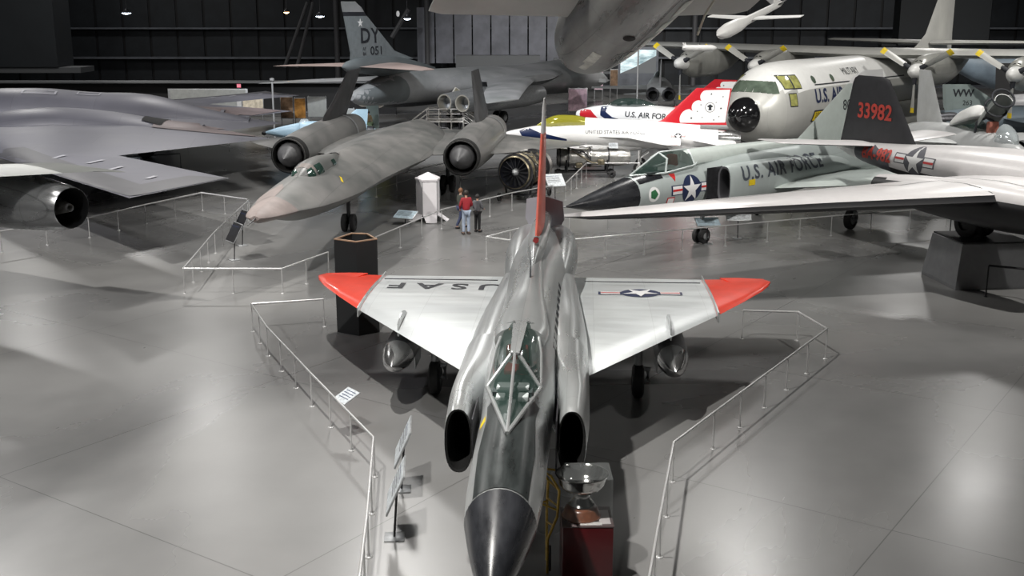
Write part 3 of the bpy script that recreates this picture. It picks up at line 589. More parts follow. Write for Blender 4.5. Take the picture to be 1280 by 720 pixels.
# ------------------------------------------------------------------ four-engined transport with black radome (back right)
c_w = mat('transport_white', (.74,.74,.72), .35, 0, var=.04)
c_g = panel_lines(mat('transport_grey', (.50,.50,.47), .36, .15, var=.08, scale=.6), 1.6, 1.2, .88, .01)
c_eng = panel_lines(mat('nacelle_grey', (.40,.40,.37), .36, .3, var=.12, scale=.8), 1.0,.7,.85,.01)
gw = mat('cockpit_window', (.10,.13,.10), .08, 0, var=.3, scale=2, spec=.8)
gwy = mat('cockpit_window_yellow', (.30,.30,.10), .12, 0, var=.3, scale=4)
Fc = thing('four_engine_transport', 'pale grey four-propeller transport with white top and black nose radome, back right', 'airplane', (13.2, 66.5, 0), R(230), sc=1.11)
def build_c130():
    a = Fc; DW = 5.4
    tab = [(.3,1.0,3.4,1.75,2.6),(.7,1.35,3.8,1.35,2.5),(1.4,1.72,4.5,1.0,2.5),(2.2,1.95,4.95,.85,2.6),(3.6,2.1,5.15,.75,2.8),(7,2.15,5.2,.7,2.9),(12,2.15,5.2,.7,2.9),(17,2.12,5.2,.75,2.9),(20,1.9,5.15,1.4,3.2),(24,1.3,5.0,2.8,3.9),(28,.55,4.8,4.0,4.4),(29.5,.1,4.6,4.4,4.5)]
    fb = MB(); body(fb, tab, 48, e=2.15, sub=4); bv = fb.bvh()
    # upper part white, lower grey
    fb.mi = [1 if (sum((fb.v[i].z for i in f))/len(f)) > 3.75+.0*0 else 0 for f in fb.f]
    fb.build('fuselage', [c_g, c_w], a, smooth=50)
    n = MB(); n.lathe([(1.0,.02),(.92,.3),(.7,.62),(.3,.86),(-.1,.95),(-.6,.98),(-.75,.9)], 32, Matrix.Translation((-.35,0,2.55))); n.build('radome', mat('radome_gloss_black',(.008,.008,.009),.12,0,coat=.8), a)
    # glazing
    ang = [(-90+i*18) for i in range(11)]
    for i in range(-5, 6):
        th = R(i*15.5); 
        if abs(i) > 4: continue
        P = Vector((-1.45, 0, 0))+Vector((cos(th)*1.0, sin(th)*1.85, 4.15)); N = Vector((cos(th)*1.0, sin(th)*1.0, .35)).normalized()
        V = Vector((0,0,1)); V = (V-N*V.dot(N)).normalized(); U = V.cross(N)
        decal('window_pane', *poly([(-.20,-.36),(.20,-.36),(.19,.34),(-.19,.34)]), gw, a, P+N*.5, U, V, bv, off=.02, reach=4, maxl=.15)
    for sd in (1,-1):
        for (s, z, w_, h_) in ((2.0,4.2,.55,.62),(2.65,4.2,.55,.62),(2.1,3.3,.5,.6)):
            decal('side_window', *poly([(-w_/2,-h_/2),(w_/2,-h_/2),(w_/2,h_/2),(-w_/2,h_/2)]), gwy, a, (-s,sd*3,z), (-sd,0,0), (0,0,1), bv, off=.02, reach=5, maxl=.2)
            fo = [(-w_/2-.05,-h_/2-.05),(w_/2+.05,-h_/2-.05),(w_/2+.05,h_/2+.05),(-w_/2-.05,h_/2+.05)]
            decal('window_frame', *poly(fo), ink, a, (-s,sd*3,z), (-sd,0,0), (0,0,1), bv, off=.012, reach=5, maxl=.2)
        dtext('fuselage_lettering', 'U.S. AIR FORCE', 1.0, blue, a, (-7.5,sd*4,3.35), (-sd,0,0), (0,0,1), bv, bold=.03, reach=6, off=.02, spacing=1.05, wscale=.95)
        decal('cheat_line', *poly([(-5.2,-.03),(7,-.03),(7,.03),(-5.2,.03)]), ink, a, (-9.5,sd*4,3.98), (-sd,0,0), (0,0,1), bv, off=.02, reach=6, maxl=.6)
        decal('yellow_emblem', *poly([(-.75,-.3),(-.55,.3),(.75,.3),(.8,-.3),(.0,-.42)]), ink, a, (-4.6,sd*4,2.35), (-sd,0,0), (0,0,1), bv, off=.016, reach=6)
        decal('emblem_field', *poly([(-.64,-.22),(-.48,.22),(.66,.22),(.7,-.22),(.0,-.33)]), yellow, a, (-4.6,sd*4,2.35), (-sd,0,0), (0,0,1), bv, off=.024, reach=6)
        dtext('emblem_year', '2008', .42, ink, a, (-4.6,sd*4,2.37), (-sd,0,0), (0,0,1), bv, off=.034, reach=6)
        dtext('name_lettering', 'MILITARY', .5, ink, a, (-9.3,sd*4,4.5), (-sd,0,0), (0,0,1), bv, off=.02, reach=6)
        for s in (4.4, 6.6): decal('porthole', *disc(.2), gw, a, (-s,sd*4,4.25), (-sd,0,0), (0,0,1), bv, off=.02, reach=6)
        st = [(0,13.8,18.7,5.25,.75),(2.2,13.8,18.7,5.28,.75),(10.2,14.2,18.4,5.4,.6),(18,15,17.7,5.55,.36),(19.8,15.3,17.4,5.6,.2),(20.2,15.8,17,5.62,.05)]
        n = MB(); foil(n, st, sd); n.build('wing', c_g, a)
        n = MB(); foil(n, [(.3,24.6,28.4,5.7,.4),(7.6,26.2,28.6,5.8,.2),(8.0,26.8,28.5,5.8,.05)], sd); n.build('tailplane', c_g, a)
        for yy in (4.95, 10.2):
            M = Matrix.Translation((0, sd*yy, 0)); n = MB()
            body(n, [(5.35+DW,.46,5.05,4.12,4.6,yy),(5.7+DW,.60,5.3,3.85,4.6,yy),(6.6+DW,.68,5.45,3.6,4.6,yy),(8.5+DW,.68,5.5,3.6,4.6,yy),(10.5+DW,.6,5.5,3.9,4.8,yy),(12.6+DW,.3,5.4,4.7,5.1,yy)], 28, side=sd, sub=3); nv = n.bvh(); o = n.build('engine_nacelle', c_eng, a, smooth=50)
            decal('nacelle_scoop', *poly([(-.26,-.08),(.26,-.08),(.18,.09),(-.18,.09)]), voidm, o, (-5.5-DW,sd*yy,5.6), (0,-1,0), (1,0,.3), nv, off=.03, reach=3, maxl=.12)
            p = MB(); p.lathe([(.85,.01),(.8,.14),(.6,.29),(.25,.40),(0,.42),(-.2,.42)], 24, Matrix.Translation((-5.2-DW, sd*yy, 4.55))); o2 = p.build('spinner', c_w, o)
            for k in range(3):
                Mb = Matrix.Translation((-4.95-DW, sd*yy, 4.55)) @ Matrix.Rotation(R(60+120*k+(0)), 4, 'X')
                q = MB(); q.tube([Mb @ Vector((0,0,.3)), Mb @ Vector((0,0,.75))], [.16,.11], 10); q.build('blade_root', ink, o)
                for z0, z1, mm, nm in ((.7,2.0,c_g,'propeller_blade'),(2.0,2.28,yellow,'blade_tip')):
                    rs = []
                    for t in [z0, (z0+z1)/2, z1]:
                        w_ = .20; tw = R(62-22*(t/2.2)); rs.append([Mb @ Matrix.Rotation(tw,4,'Z') @ Vector((x*.045, y*w_, t)) for x, y in ((0,-1),(1,-.3),(.6,.5),(0,1),(-.4,.5),(-.5,-.3))])
                    q = MB(); q.rings(rs); q.build(nm, mm, o)
    n = MB(); foil(n, [(4.6,20.5,29.6,0,.5),(5.6,23.2,29.7,0,.45),(6.3,24.6,29.6,0,.42),(9.15,26.8,29.6,0,.3)], vert=True); n.build('tail_fin', c_g, a)
    n = MB(); foil(n, [(9.15,26.8,29.6,0,.3),(9.5,27.1,29.5,0,.25),(9.7,27.6,29.3,0,.1)], vert=True); n.build('fin_tip', yellow, a)
    for sd in (1,-1):
        n = MB(); body(n, [(12,.1,2.2,1.0,1.5),(13.5,.55,2.5,.8,1.5),(18,.55,2.5,.8,1.5),(20,.1,2.2,1.0,1.5)], 20, yc=2.3, side=sd); n.build('gear_sponson', c_g, a, smooth=50)
        for s in (14.6,16.4): t = MB(); wheel(t, (-s,sd*2.3,.6), .6, .4); t.build('tyre', tyre, a)
    gear(a, -2.9, 0, 1.4, .42, .28, True, gearmetal, tyre)
build_c130()

# ------------------------------------------------------------------ white long-winged reconnaissance jet with dark tail (right)
wj = mat('gloss_white_upper', (.78,.76,.76), .3, 0, var=.03)
wjd = mat('black_underside', (.012,.012,.014), .4, 0)
Gg = thing('long_winged_reconnaissance_jet', 'white-topped jet with long wing and dark fin numbered 33982, at right edge', 'airplane', (21.75, 26.8, .75), R(-66))
def build_rb():
    a = Gg
    tab = [(0,.1,2.7,2.5,2.6),(2,.75,3.1,1.9,2.5),(5,1.05,3.5,1.5,2.5),(10,1.12,3.55,1.4,2.5),(14,1.0,3.4,1.6,2.55),(17,.78,3.15,1.9,2.55),(20,.42,2.95,2.3,2.65),(21.6,.1,2.85,2.7,2.78)]
    fb = MB(); body(fb, tab, 40, sub=4); bv = fb.bvh()
    fb.mi = [0 if (sum((fb.v[i].z for i in f))/len(f)) > 2.28 else 1 for f in fb.f]
    fb.build('fuselage', [wj, wjd], a, smooth=50)
    g = mat('insignia_border_grey', (.10,.10,.12), .5)
    U = (1,0,0); V = (0,0,1)
    for sd in (-1,):
        decal('buzz_panel', *poly([(-1.25,-.9),(-1.45,.32),(-1.1,.40),(-.9,.30),(-.4,.42),(.0,.32),(.75,.34),(.8,-.9)]), g, a, (-18.3,-3,2.55), U, V, bv, off=.018, reach=6, maxl=.12)
        dtext('buzz_number', 'BA-982', .62, mat('number_red',(.62,.07,.05),.5), a, (-18.3,-3,2.66), U, V, bv, off=.03, reach=6, bold=.02, wscale=.95)
        insignia(a, (-16.1,-2,2.66), U, V, .52, bv, g, white, red)
    fst = [(2.6,16.3,21.1,0,.3),(2.95,16.8,21.1,0,.28),(5.2,18.4,20.6,0,.14),(5.4,18.55,20.5,0,.10),(5.5,18.9,20.3,0,.04)]
    n = MB(); foil(n, fst, vert=True); fv = n.bvh(); n.build('tail_fin', panel_lines(mat('fin_dark_grey',(.045,.045,.05),.42,0,var=.1),1.2,.9,.8,.008), a)
    dtext('fin_number', '33982', .80, mat('number_red',(.62,.07,.05),.5), a, (-19.2,-4,4.15), U, V, fv, off=.02, reach=6, bold=.02, wscale=.98)
    for sd in (1,-1):
        st = [(.6,8.3,13.8,2.45,.75),(1.3,8.5,13.8,2.45,.70),(3.5,9.2,13.7,2.43,.68),(9,10.5,13.45,2.4,.55),(14.5,11.7,13.2,2.36,.32),(16.0,12.1,13.1,2.35,.2),(16.6,12.6,13.0,2.35,.04)]
        n = MB(); foil(n, st, sd); wv = n.bvh()
        me = MB(); me.v = n.v; me.f = n.f
        o = me
        # underside faces black
        k = len(AF); o.mi = []
        for i in range(len(st)-1):
            for j in range(k): o.mi.append(0 if j < 5 else 1)
        o.mi += [0, 0]
        w = o.build('wing', [wj, wjd], a)
        for pts in ([(-12.3,2.0),(-11.6,5.6),(-12.3,6.4),(-12.3,12.6),(-13.1,13.6)], [(-9.6,2.4),(-10.6,2.5),(-11.8,2.5)], [(-9.6,3.8),(-11.8,3.7)]):
            for p, q in zip(pts, pts[1:]):
                p = Vector((p[0], sd*p[1])); q = Vector((q[0], sd*q[1])); d = (q-p).normalized(); nn = Vector((-d.y, d.x))*.02
                decal('panel_joint', *poly([p+nn, q+nn, q-nn, p-nn]), ink, w, (0,0,5), (1,0,0), (0,1,0), wv, off=.012, reach=8, maxl=.6)
        n = MB(); foil(n, [(.3,18.7,20.9,2.92,.26),(4.0,19.0,20.9,3.15,.12),(4.3,19.4,20.8,3.15,.03)], sd)
        n.mi = [0 if j < 6 else 1 for i in range(2) for j in range(k)]+[0, 0]; n.build('tailplane', [wj, wjd], a)
        n = MB(); body(n, [(7.0,.45,2.7,1.75,2.25),(7.8,.62,2.8,1.55,2.2),(10,.7,2.82,1.45,2.15),(13,.6,2.7,1.55,2.15),(15.0,.4,2.5,1.8,2.15)], 28, yc=3.3, side=sd, sub=3)
        n.mi = [0 if (sum((n.v[i].z for i in f))/len(f)) > 2.45 else 1 for f in n.f]; n.build('engine_nacelle', [wj, wjd], a, smooth=50)
        gg = gear(a, -12.0, sd*1.9, 1.35, .5, .35, True, blackgear, tyre); gg.location.z = .72
    gg = gear(a, -3.5, 0, 1.3, .4, .28, True, blackgear, tyre); gg.location.z = .72
build_rb()
# ------------------------------------------------------------------ pale grey delta interceptor with black nose (right of centre)
ig = panel_lines(mat('interceptor_grey', (.44,.49,.48), .34, .12, var=.07, scale=.7, rvar=.05), 1.2, .8, .86, .008)
iw = mat('interceptor_pale', (.60,.66,.63), .33, .1, var=.05)
Hh = thing('grey_delta_interceptor', 'pale grey delta-wing interceptor with black pointed nose and star beside the cockpit', 'airplane', (1.8, 38.3, 0), R(222.5), sc=1.0)
def build_106():
    a = Hh
    AB = MB()
    n = MB(); body(n, [(0,.02,2.27,2.23),(.5,.15,2.38,2.12),(1.5,.40,2.62,1.9),(2.6,.58,2.86,1.72),(3.1,.64,2.96,1.66)], 32, cap1=False); nv = n.bvh(); n.build('nose_cone', radome, a, smooth=50)
    tab = [(3.09,.638,2.958,1.662,2.35),(4.3,.74,3.1,1.52,2.35),(7.5,.82,3.35,1.45,2.4),(9,.85,3.42,1.4,2.4),(12,.82,3.42,1.4,2.4),(14,.86,3.38,1.45,2.4),(17,1.0,3.3,1.55,2.4),(19.5,.85,3.15,1.8,2.45),(20.6,.7,3.05,1.95,2.5)]
    fb = MB(); body(fb, tab, 40, sub=4, cap1=False)
    for sd in (1,-1): body(fb, [(8.6,.42,3.05,1.75,2.4,.95),(10.5,.5,3.05,1.7,2.4,.85),(13,.5,2.95,1.7,2.35,.75),(16,.4,2.8,1.7,2.3,.6)], 28, side=sd)
    for sd in (1,-1): body(AB, [(7.2,.30,3.08,1.72,2.4,1.12),(7.5,.36,3.12,1.68,2.4,1.1),(9.0,.42,3.12,1.66,2.4,1.0),(11.5,.46,3.05,1.68,2.4,.88)], 32, e=2.6, side=sd, sub=3)
    AB.v = [Vector(q) for q in AB.v]; k0 = len(AB.v); AB.v += fb.v; AB.f += [tuple(i+k0 for i in q) for q in fb.f]
    bv = AB.bvh(); fb.build('fuselage', ig, a, smooth=50)
    part('exhaust_nozzle', darkmetal, a, lambda m: m.lathe([(0,.66),(-.4,.6),(-.4,.55),(.5,.4),(.5,.01)], 28, Matrix.Translation((-20.6,0,2.5))))
    part('pitot_boom', gearmetal, a, lambda m: m.tube([(0,0,2.25),(1.4,0,2.22)], [.035,.012], 8))
    decal('anti_glare_panel', *poly([(-3.0,-.5),(-3.0,.5),(-4.4,.56),(-4.4,-.56)]), radome, a, (0,0,6), (1,0,0), (0,1,0), bv, off=.012, reach=8)
    # cockpit: V windscreen and clear hood
    fr = MB(); S0 = Vector((-3.2,0,3.0)); T = Vector((-4.75,0,3.70))
    for sd in (1,-1):
        S = Vector((-4.5,.56*sd,3.03)); S2 = Vector((-6.1,.60*sd,3.18)); T2 = Vector((-6.3,.10*sd,3.68)); M2 = Vector((-4.8,.36*sd,3.5)); M3 = Vector((-6.1,.4*sd,3.54))
        g = MB(); g.add([S0, S, M2, T], [(0,1,2,3)]); g.build('windscreen_pane', glass, a, flat=True)
        g = MB(); g.add([S, S2, M3, M2, T2, T], [(0,1,2,3),(3,2,4,5)]); g.build('canopy_pane', glass, a, smooth=60)
        fr.tube([S0,S,S2,Vector((-6.4,.45*sd,3.25))], .035, 8); fr.tube([S,M2,T], .04, 8); fr.tube([S2,M3,T2], .035, 8)
    fr.tube([S0,T,Vector((-6.3,0,3.70))], .035, 8); fr.build('canopy_frame', ig, a)
    n = MB(); n.box((-4.9,0,3.06), (2.2,.85,.06)); n.build('cockpit_floor', cockpit, a)
    n = MB(); n.bbox((-5.55,0,3.30), (.18,.4,.55), .04, (0,.2,0)); n.bbox((-5.5,0,3.52), (.15,.26,.14), .03); n.build('ejection_seat', seatred, a)
    n = MB(); n.bbox((-4.3,0,3.14), (.3,.5,.22), .04); n.build('instrument_panel', cockpit, a)
    n = MB(); body(n, [(6.0,.5,3.68,3.1,3.2),(6.5,.48,3.70,3.1,3.2),(8.5,.4,3.68,3.1,3.3),(12,.28,3.62,3.1,3.4),(15,.2,3.5,3.1,3.3)], 24, sub=3); n.build('dorsal_spine', iw, a, smooth=50)
    for sd in (1,-1):
        n = MB(); body(n, [(7.2,.30,3.08,1.72,2.4,1.12),(7.5,.36,3.12,1.68,2.4,1.1),(9.0,.42,3.12,1.66,2.4,1.0),(11.5,.46,3.05,1.68,2.4,.88)], 32, e=2.6, side=sd, sub=3, cap0=False); o = n.build('air_intake', ig, a, smooth=50)
        n = MB(); body(n, [(7.2,.30,3.08,1.72,2.4,1.12),(7.22,.25,3.0,1.79,2.4,1.12),(8.4,.22,2.9,1.85,2.4,1.1)], 32, e=2.6, side=sd, sub=2, cap0=False); n.build('intake_duct', mat('duct_dark',(.10,.10,.11),.5), o)
        n = MB(); n.box((-7.0,sd*.83,2.4), (.9,.03,1.3)); n.build('splitter_plate', darkmetal, o)
        n = MB(); foil(n, [(.6,8.8,19.4,2.0,.42),(1.4,10.2,19.4,2.0,.36),(3.6,14.0,19.2,2.0,.24),(5.4,17.2,19.0,2.0,.12),(5.8,18.3,18.9,2.0,.03)], sd); n.build('wing', iw, a)
        U = (-sd,0,0); V = (0,0,1)
        insignia(a, (-5.75,sd*3,2.35), U, V, .52, bv, blue, white, red)
        dtext('fuselage_lettering', 'U.S. AIR FORCE', .72, mat('lettering_slate',(.07,.08,.10),.5), a, (-10.8,sd*3,2.74), U, V, bv, bold=.02, reach=6, off=.015, spacing=1.15, wscale=1.05)
        decal('unit_badge', *disc(.27), white, a, (-3.75,sd*3,2.35), U, V, bv, off=.012, reach=6); decal('badge_shield', *disc(.19,5), mat('badge_green',(.03,.15,.06),.5), a, (-3.75,sd*3,2.35), U, V, bv, off=.02, reach=6)
        decal('rescue_triangle', *poly([(-.16,.12),(.16,.12),(0,-.14)]), red, a, (-4.9,sd*3,2.85), U, V, bv, off=.012, reach=6)
        decal('stencil_panel', *poly([(-.2,-.2),(.2,-.2),(.2,.16),(-.2,.16)]), red, a, (-4.65,sd*3,2.0), U, V, bv, off=.012, reach=6)
        decal('stencil_field', *poly([(-.16,-.16),(.16,-.16),(.16,.12),(-.16,.12)]), white, a, (-4.65,sd*3,2.0), U, V, bv, off=.02, reach=6)
        decal('caution_mark', *poly([(-.2,-.11),(.2,-.11),(.2,.11),(-.2,.11)]), yellow, a, (-8.5,sd*3,2.4), U, V, bv, off=.02, reach=6)
        gear(a, -14.2, sd*2.3, 1.9, .42, .26, False, gearmetal, tyre)
    fst = [(3.2,12.6,20.2,0,.3),(3.6,13.6,20.2,0,.26),(6.0,17.6,19.9,0,.13),(6.18,18.3,19.8,0,.05)]
    n = MB(); foil(n, cut(fst,3.2,5.65), vert=True); fv = n.bvh(); n.build('tail_fin', iw, a)
    n = MB(); foil(n, cut(fst,5.65,6.18), vert=True); n.build('fin_tip', white, a)
    for sd in (1,-1): dtext('fin_number', '80787', .62, ink, a, (-17.4,sd*3,4.75), (-sd,0,0), (0,0,1), fv, off=.015, reach=6)
    gear(a, -7.4, 0, 1.6, .3, .18, True, gearmetal, tyre)
build_106()

# ------------------------------------------------------------------ two display-team jets
dw = mat('display_white', (.80,.80,.80), .25, 0, var=.02, coat=.3)
dred = mat('display_red', (.50,.015,.025), .3, 0, coat=.2); dblue = mat('display_blue', (.01,.02,.07), .3, 0, coat=.2)
goldg = mat('gold_canopy', (.38,.36,.04), .08, .2, spec=.9, alpha=.75)
def scallops(parent, fv, tbl, s0, z0, s1, z1, n, sd, r0, r1):
    """white scallops with stars laid over the red leading edge of a fin"""
def build_f16():
    a = thing('white_display_jet', 'white display jet with gold canopy and starred red-edged fin, nearer of the two', 'airplane', (-.8, 65.0, 0), R(171), sc=.9)
    tab = [(0,.04,2.12,2.02,2.07),(1,.3,2.4,1.8,2.08),(2.6,.52,2.72,1.6,2.1),(4.5,.66,2.95,1.45,2.15),(7,.78,2.95,1.4,2.15),(10,.82,2.8,1.4,2.1),(12.5,.72,2.65,1.45,2.05),(13.6,.62,2.6,1.5,2.05)]
    fb = MB(); body(fb, tab, 36, sub=4, cap1=False); bv = fb.bvh(); fb.build('fuselage', dw, a, smooth=50)
    for sd in (1,-1):
        U = (-sd,0,0); V = (0,0,1)
        decal('nose_stripe_red', *poly([(0.0,-.6),(0,.45),(.15,.35),(1.35,-.35),(1.9,-.6)] if sd>0 else [(-x,y) for x,y in [(0.0,-.6),(0,.45),(.15,.35),(1.35,-.35),(1.9,-.6)]]), dred, a, (-.02,sd*3,2.05), U, V, bv, off=.012, reach=6, maxl=.2)
        pb = [(1.9,-.55),(1.3,.45),(1.7,.62),(2.6,.3),(4.4,-.1),(4.4,-.28),(3.2,-.5)]
        decal('nose_stripe_blue', *poly(pb if sd>0 else [(-x,y) for x,y in pb]), dblue, a, (-.02,sd*3,2.05), U, V, bv, off=.014, reach=6, maxl=.2)
        dtext('fuselage_lettering', 'UNITED STATES AIR FORCE', .30, ink, a, (-7.4,sd*3,2.42), U, V, bv, off=.015, reach=6)
        insignia(a, (-11.2,sd*3,2.25), U, V, .2, bv, ink, white, red)
        n = MB(); foil(n, [(.5,5.2,11.4,2.15,.3),(1.2,8.2,11.4,2.15,.24),(4.6,10.4,11.4,2.15,.09),(4.75,10.6,11.4,2.15,.04)], sd); n.build('wing', dw, a)
        n = MB(); foil(n, [(.6,12.0,14.6,2.0,.16),(2.8,13.6,14.7,1.95,.06)], sd); n.build('tailplane', dw, a)
        n = MB(); foil(n, [(0,10.5,12.8,0,.1),(-.9,11.4,12.8,0,.05)], vert=True, M=Matrix.Translation((0,sd*.6,1.6))@Matrix.Rotation(R(-15)*sd,4,'X')); n.build('ventral_fin', dw, a)
        gear(a, -8.9, sd*1.15, 1.4, .34, .24, False, white, tyre)
    n = MB(); body(n, [(3.9,.36,1.95,1.0,1.45),(4.6,.48,1.95,.9,1.45),(6.5,.55,1.9,1.0,1.5),(9,.4,1.9,1.3,1.6)], 28, sub=3); n.build('belly_intake', dw, a, smooth=50)
    gear(a, -5.0, 0, 1.3, .24, .16, False, white, tyre)
    n = MB(); body(n, [(2.45,.05,2.72,2.6,2.65),(3.1,.36,3.15,2.55,2.7),(3.9,.44,3.38,2.6,2.75),(4.9,.44,3.36,2.6,2.8),(5.5,.42,3.25,2.6,2.8)], 28, sub=4); n.build('canopy', goldg, a, smooth=50)
    n = MB(); body(n, [(5.5,.42,3.25,2.6,2.8),(7,.36,3.18,2.6,2.8),(9.5,.3,3.1,2.4,2.7),(12.5,.28,2.9,2.3,2.5)], 24, sub=3); n.build('dorsal_spine', dw, a, smooth=50)
    n = MB(); n.lathe([(0,.60),(-.7,.58),(-1.35,.44),(-1.35,.38),(-.5,.35),(-.5,.01)], 28, Matrix.Translation((-13.6,0,2.05))); n.build('exhaust_nozzle', polished, a)
    n = MB(); n.lathe([(-1.36,.43),(-1.36,.37),(-.9,.34),(-.9,.01)], 28, Matrix.Translation((-13.6,0,2.05))); n.build('nozzle_interior', voidm, a)
    fst = [(2.9,9.3,14.1,0,.2),(3.15,10.2,14.0,0,.18),(5.1,12.2,14.3,0,.06)]
    n = MB(); foil(n, fst, vert=True); fv = n.bvh(); n.build('tail_fin', dred, a)
    for sd in (1,-1):
        U = (-sd,0,0); V = (0,0,1); k = 1 if sd > 0 else -1
        def put(nm, v, f, m, off): decal(nm, [Vector((x*k, y, 0)) for x, y, *_ in v], f, m, a, (-10,sd*2,0), U, V, fv, off=off, reach=5, maxl=.25)
        L = []
        import itertools
        # scalloped edge: three lobes down the leading edge
        pts = [(3.98,3.05)]
        for (cx, cy, r, a0, a1) in ((1.75,3.22,.62,200,95),(2.25,3.95,.42,215,90),(2.72,4.58,.40,220,100)):
            for j in range(9):
                t = R(lerp(a0, a1, j/8)); pts.append((cx+r*cos(t)+.12, cy+r*sin(t)))
        pts += [(4.2,5.02)]
        put('fin_scallop', *poly(pts), white, .012)
        for (x, y, r) in ((1.95,3.3,.09),(2.6,3.35,.06),(3.3,3.2,.07),(2.5,4.1,.06),(3.7,3.9,.09),(3.1,4.75,.08),(3.8,4.6,.06),(3.6,3.4,.06),(2.3,3.7,.06),(3.4,4.25,.05)): put('fin_star', *star_poly(r, x, y), ink, .02)
        put('fin_badge', *disc(.3,20,3.05,3.95), ink, .016); put('badge_field', *disc(.27,20,3.05,3.95), white, .02)
        put('badge_bird', *poly([(2.85,4.0),(3.05,4.15),(3.25,4.0),(3.12,3.95),(3.15,3.78),(2.95,3.78),(2.98,3.95)]), ink, .026)
def build_f100():
    a = thing('second_display_jet', 'white display jet lettered U.S. AIR FORCE with red and blue nose, farther one', 'airplane', (4.6, 80.5, 0), R(140.8), sc=.825)
    tab = [(0,.30,2.35,1.75,2.05),(.6,.42,2.55,1.6,2.05),(2,.55,2.85,1.5,2.1),(4,.66,3.05,1.35,2.15),(7,.78,3.15,1.25,2.2),(10,.82,3.05,1.25,2.15),(13,.7,2.85,1.4,2.1),(14.8,.5,2.65,1.6,2.1)]
    fb = MB(); body(fb, tab, 36, sub=4); bv = fb.bvh(); fb.build('fuselage', dw, a, smooth=50)
    n = MB(); n.lathe([(0.01,.25),(0.01,.01)], 24, Matrix.Translation((.0,0,2.05))); n.build('nose_intake', voidm, a)
    for sd in (1,-1):
        U = (-sd,0,0); V = (0,0,1); k = sd
        P = lambda l: [(x*k, y) for x, y in l]
        decal('nose_stripe_red', *poly(P([(.5,-.4),(.4,.45),(1.6,.4),(2.6,-.35)])), dred, a, (0,sd*3,2.1), U, V, bv, off=.012, reach=6, maxl=.25)
        decal('nose_stripe_blue', *poly(P([(2.6,.66),(3.3,.75),(3.2,.3),(3.9,-.1),(6.4,-.55),(5.0,-.75),(3.6,-.5),(2.7,-.05)])), dblue, a, (0,sd*3,2.15), U, V, bv, off=.014, reach=6, maxl=.25)
        dtext('fuselage_lettering', 'U.S. AIR FORCE', .62, ink, a, (-7.6,sd*3,2.35), U, V, bv, off=.02, reach=6, bold=.012, wscale=1.15)
        n = MB(); foil(n, [(.6,6.5,11.5,1.9,.35),(5.7,11.5,13.5,1.9,.1)], sd); n.build('wing', dw, a)
        gear(a, -9, sd*1.8, 1.7, .38, .25, False, white, tyre)
    gear(a, -4.0, 0, 1.5, .28, .18, True, white, tyre)
    n = MB(); body(n, [(3.0,.05,3.0,2.8,2.9),(3.9,.38,3.45,2.8,2.95),(5.2,.45,3.62,2.8,3.0),(6.6,.38,3.5,2.8,3.0),(7.6,.1,3.2,2.9,3.0)], 28, sub=4); n.build('canopy', glass, a, smooth=50)
    n = MB(); n.bbox((-5.2,0,3.1), (.3,.5,.5), .05); n.bbox((-4.3,0,3.0), (.4,.6,.2), .05); n.build('ejection_seat', cockpit, a)
    fst = [(3.0,9.0,15,0,.24),(3.4,10.2,15.1,0,.2),(5.4,12.9,15.2,0,.08)]
    n = MB(); foil(n, fst, vert=True); fv = n.bvh(); n.build('tail_fin', dred, a)
    for sd in (1,-1):
        U = (-sd,0,0); V = (0,0,1); k = sd
        pts = [(4.8,3.1),(1.2,3.1)]
        for i in range(5):
            cx = 1.9+i*.45; cy = 3.3+i*.42
            for j in range(6): t = R(lerp(215,95,j/5)); pts.append((cx+.27*cos(t), cy+.27*sin(t)))
        pts += [(5.1,5.3)]
        decal('fin_scallop', [Vector((x*k,y,0)) for x,y in pts], [list(range(len(pts)))], white, a, (-10,sd*2,0), U, V, fv, off=.012, reach=5, maxl=.3)
        for i in range(9): decal('fin_star', *star_poly(.09, (2.2+.38*(i%5)+.25*(i//5)+.4*(i//5))*k, 3.35+.4*(i%5)+.0), ink, a, (-10,sd*2,0), U, V, fv, off=.02, reach=5)
build_f16(); build_f100()
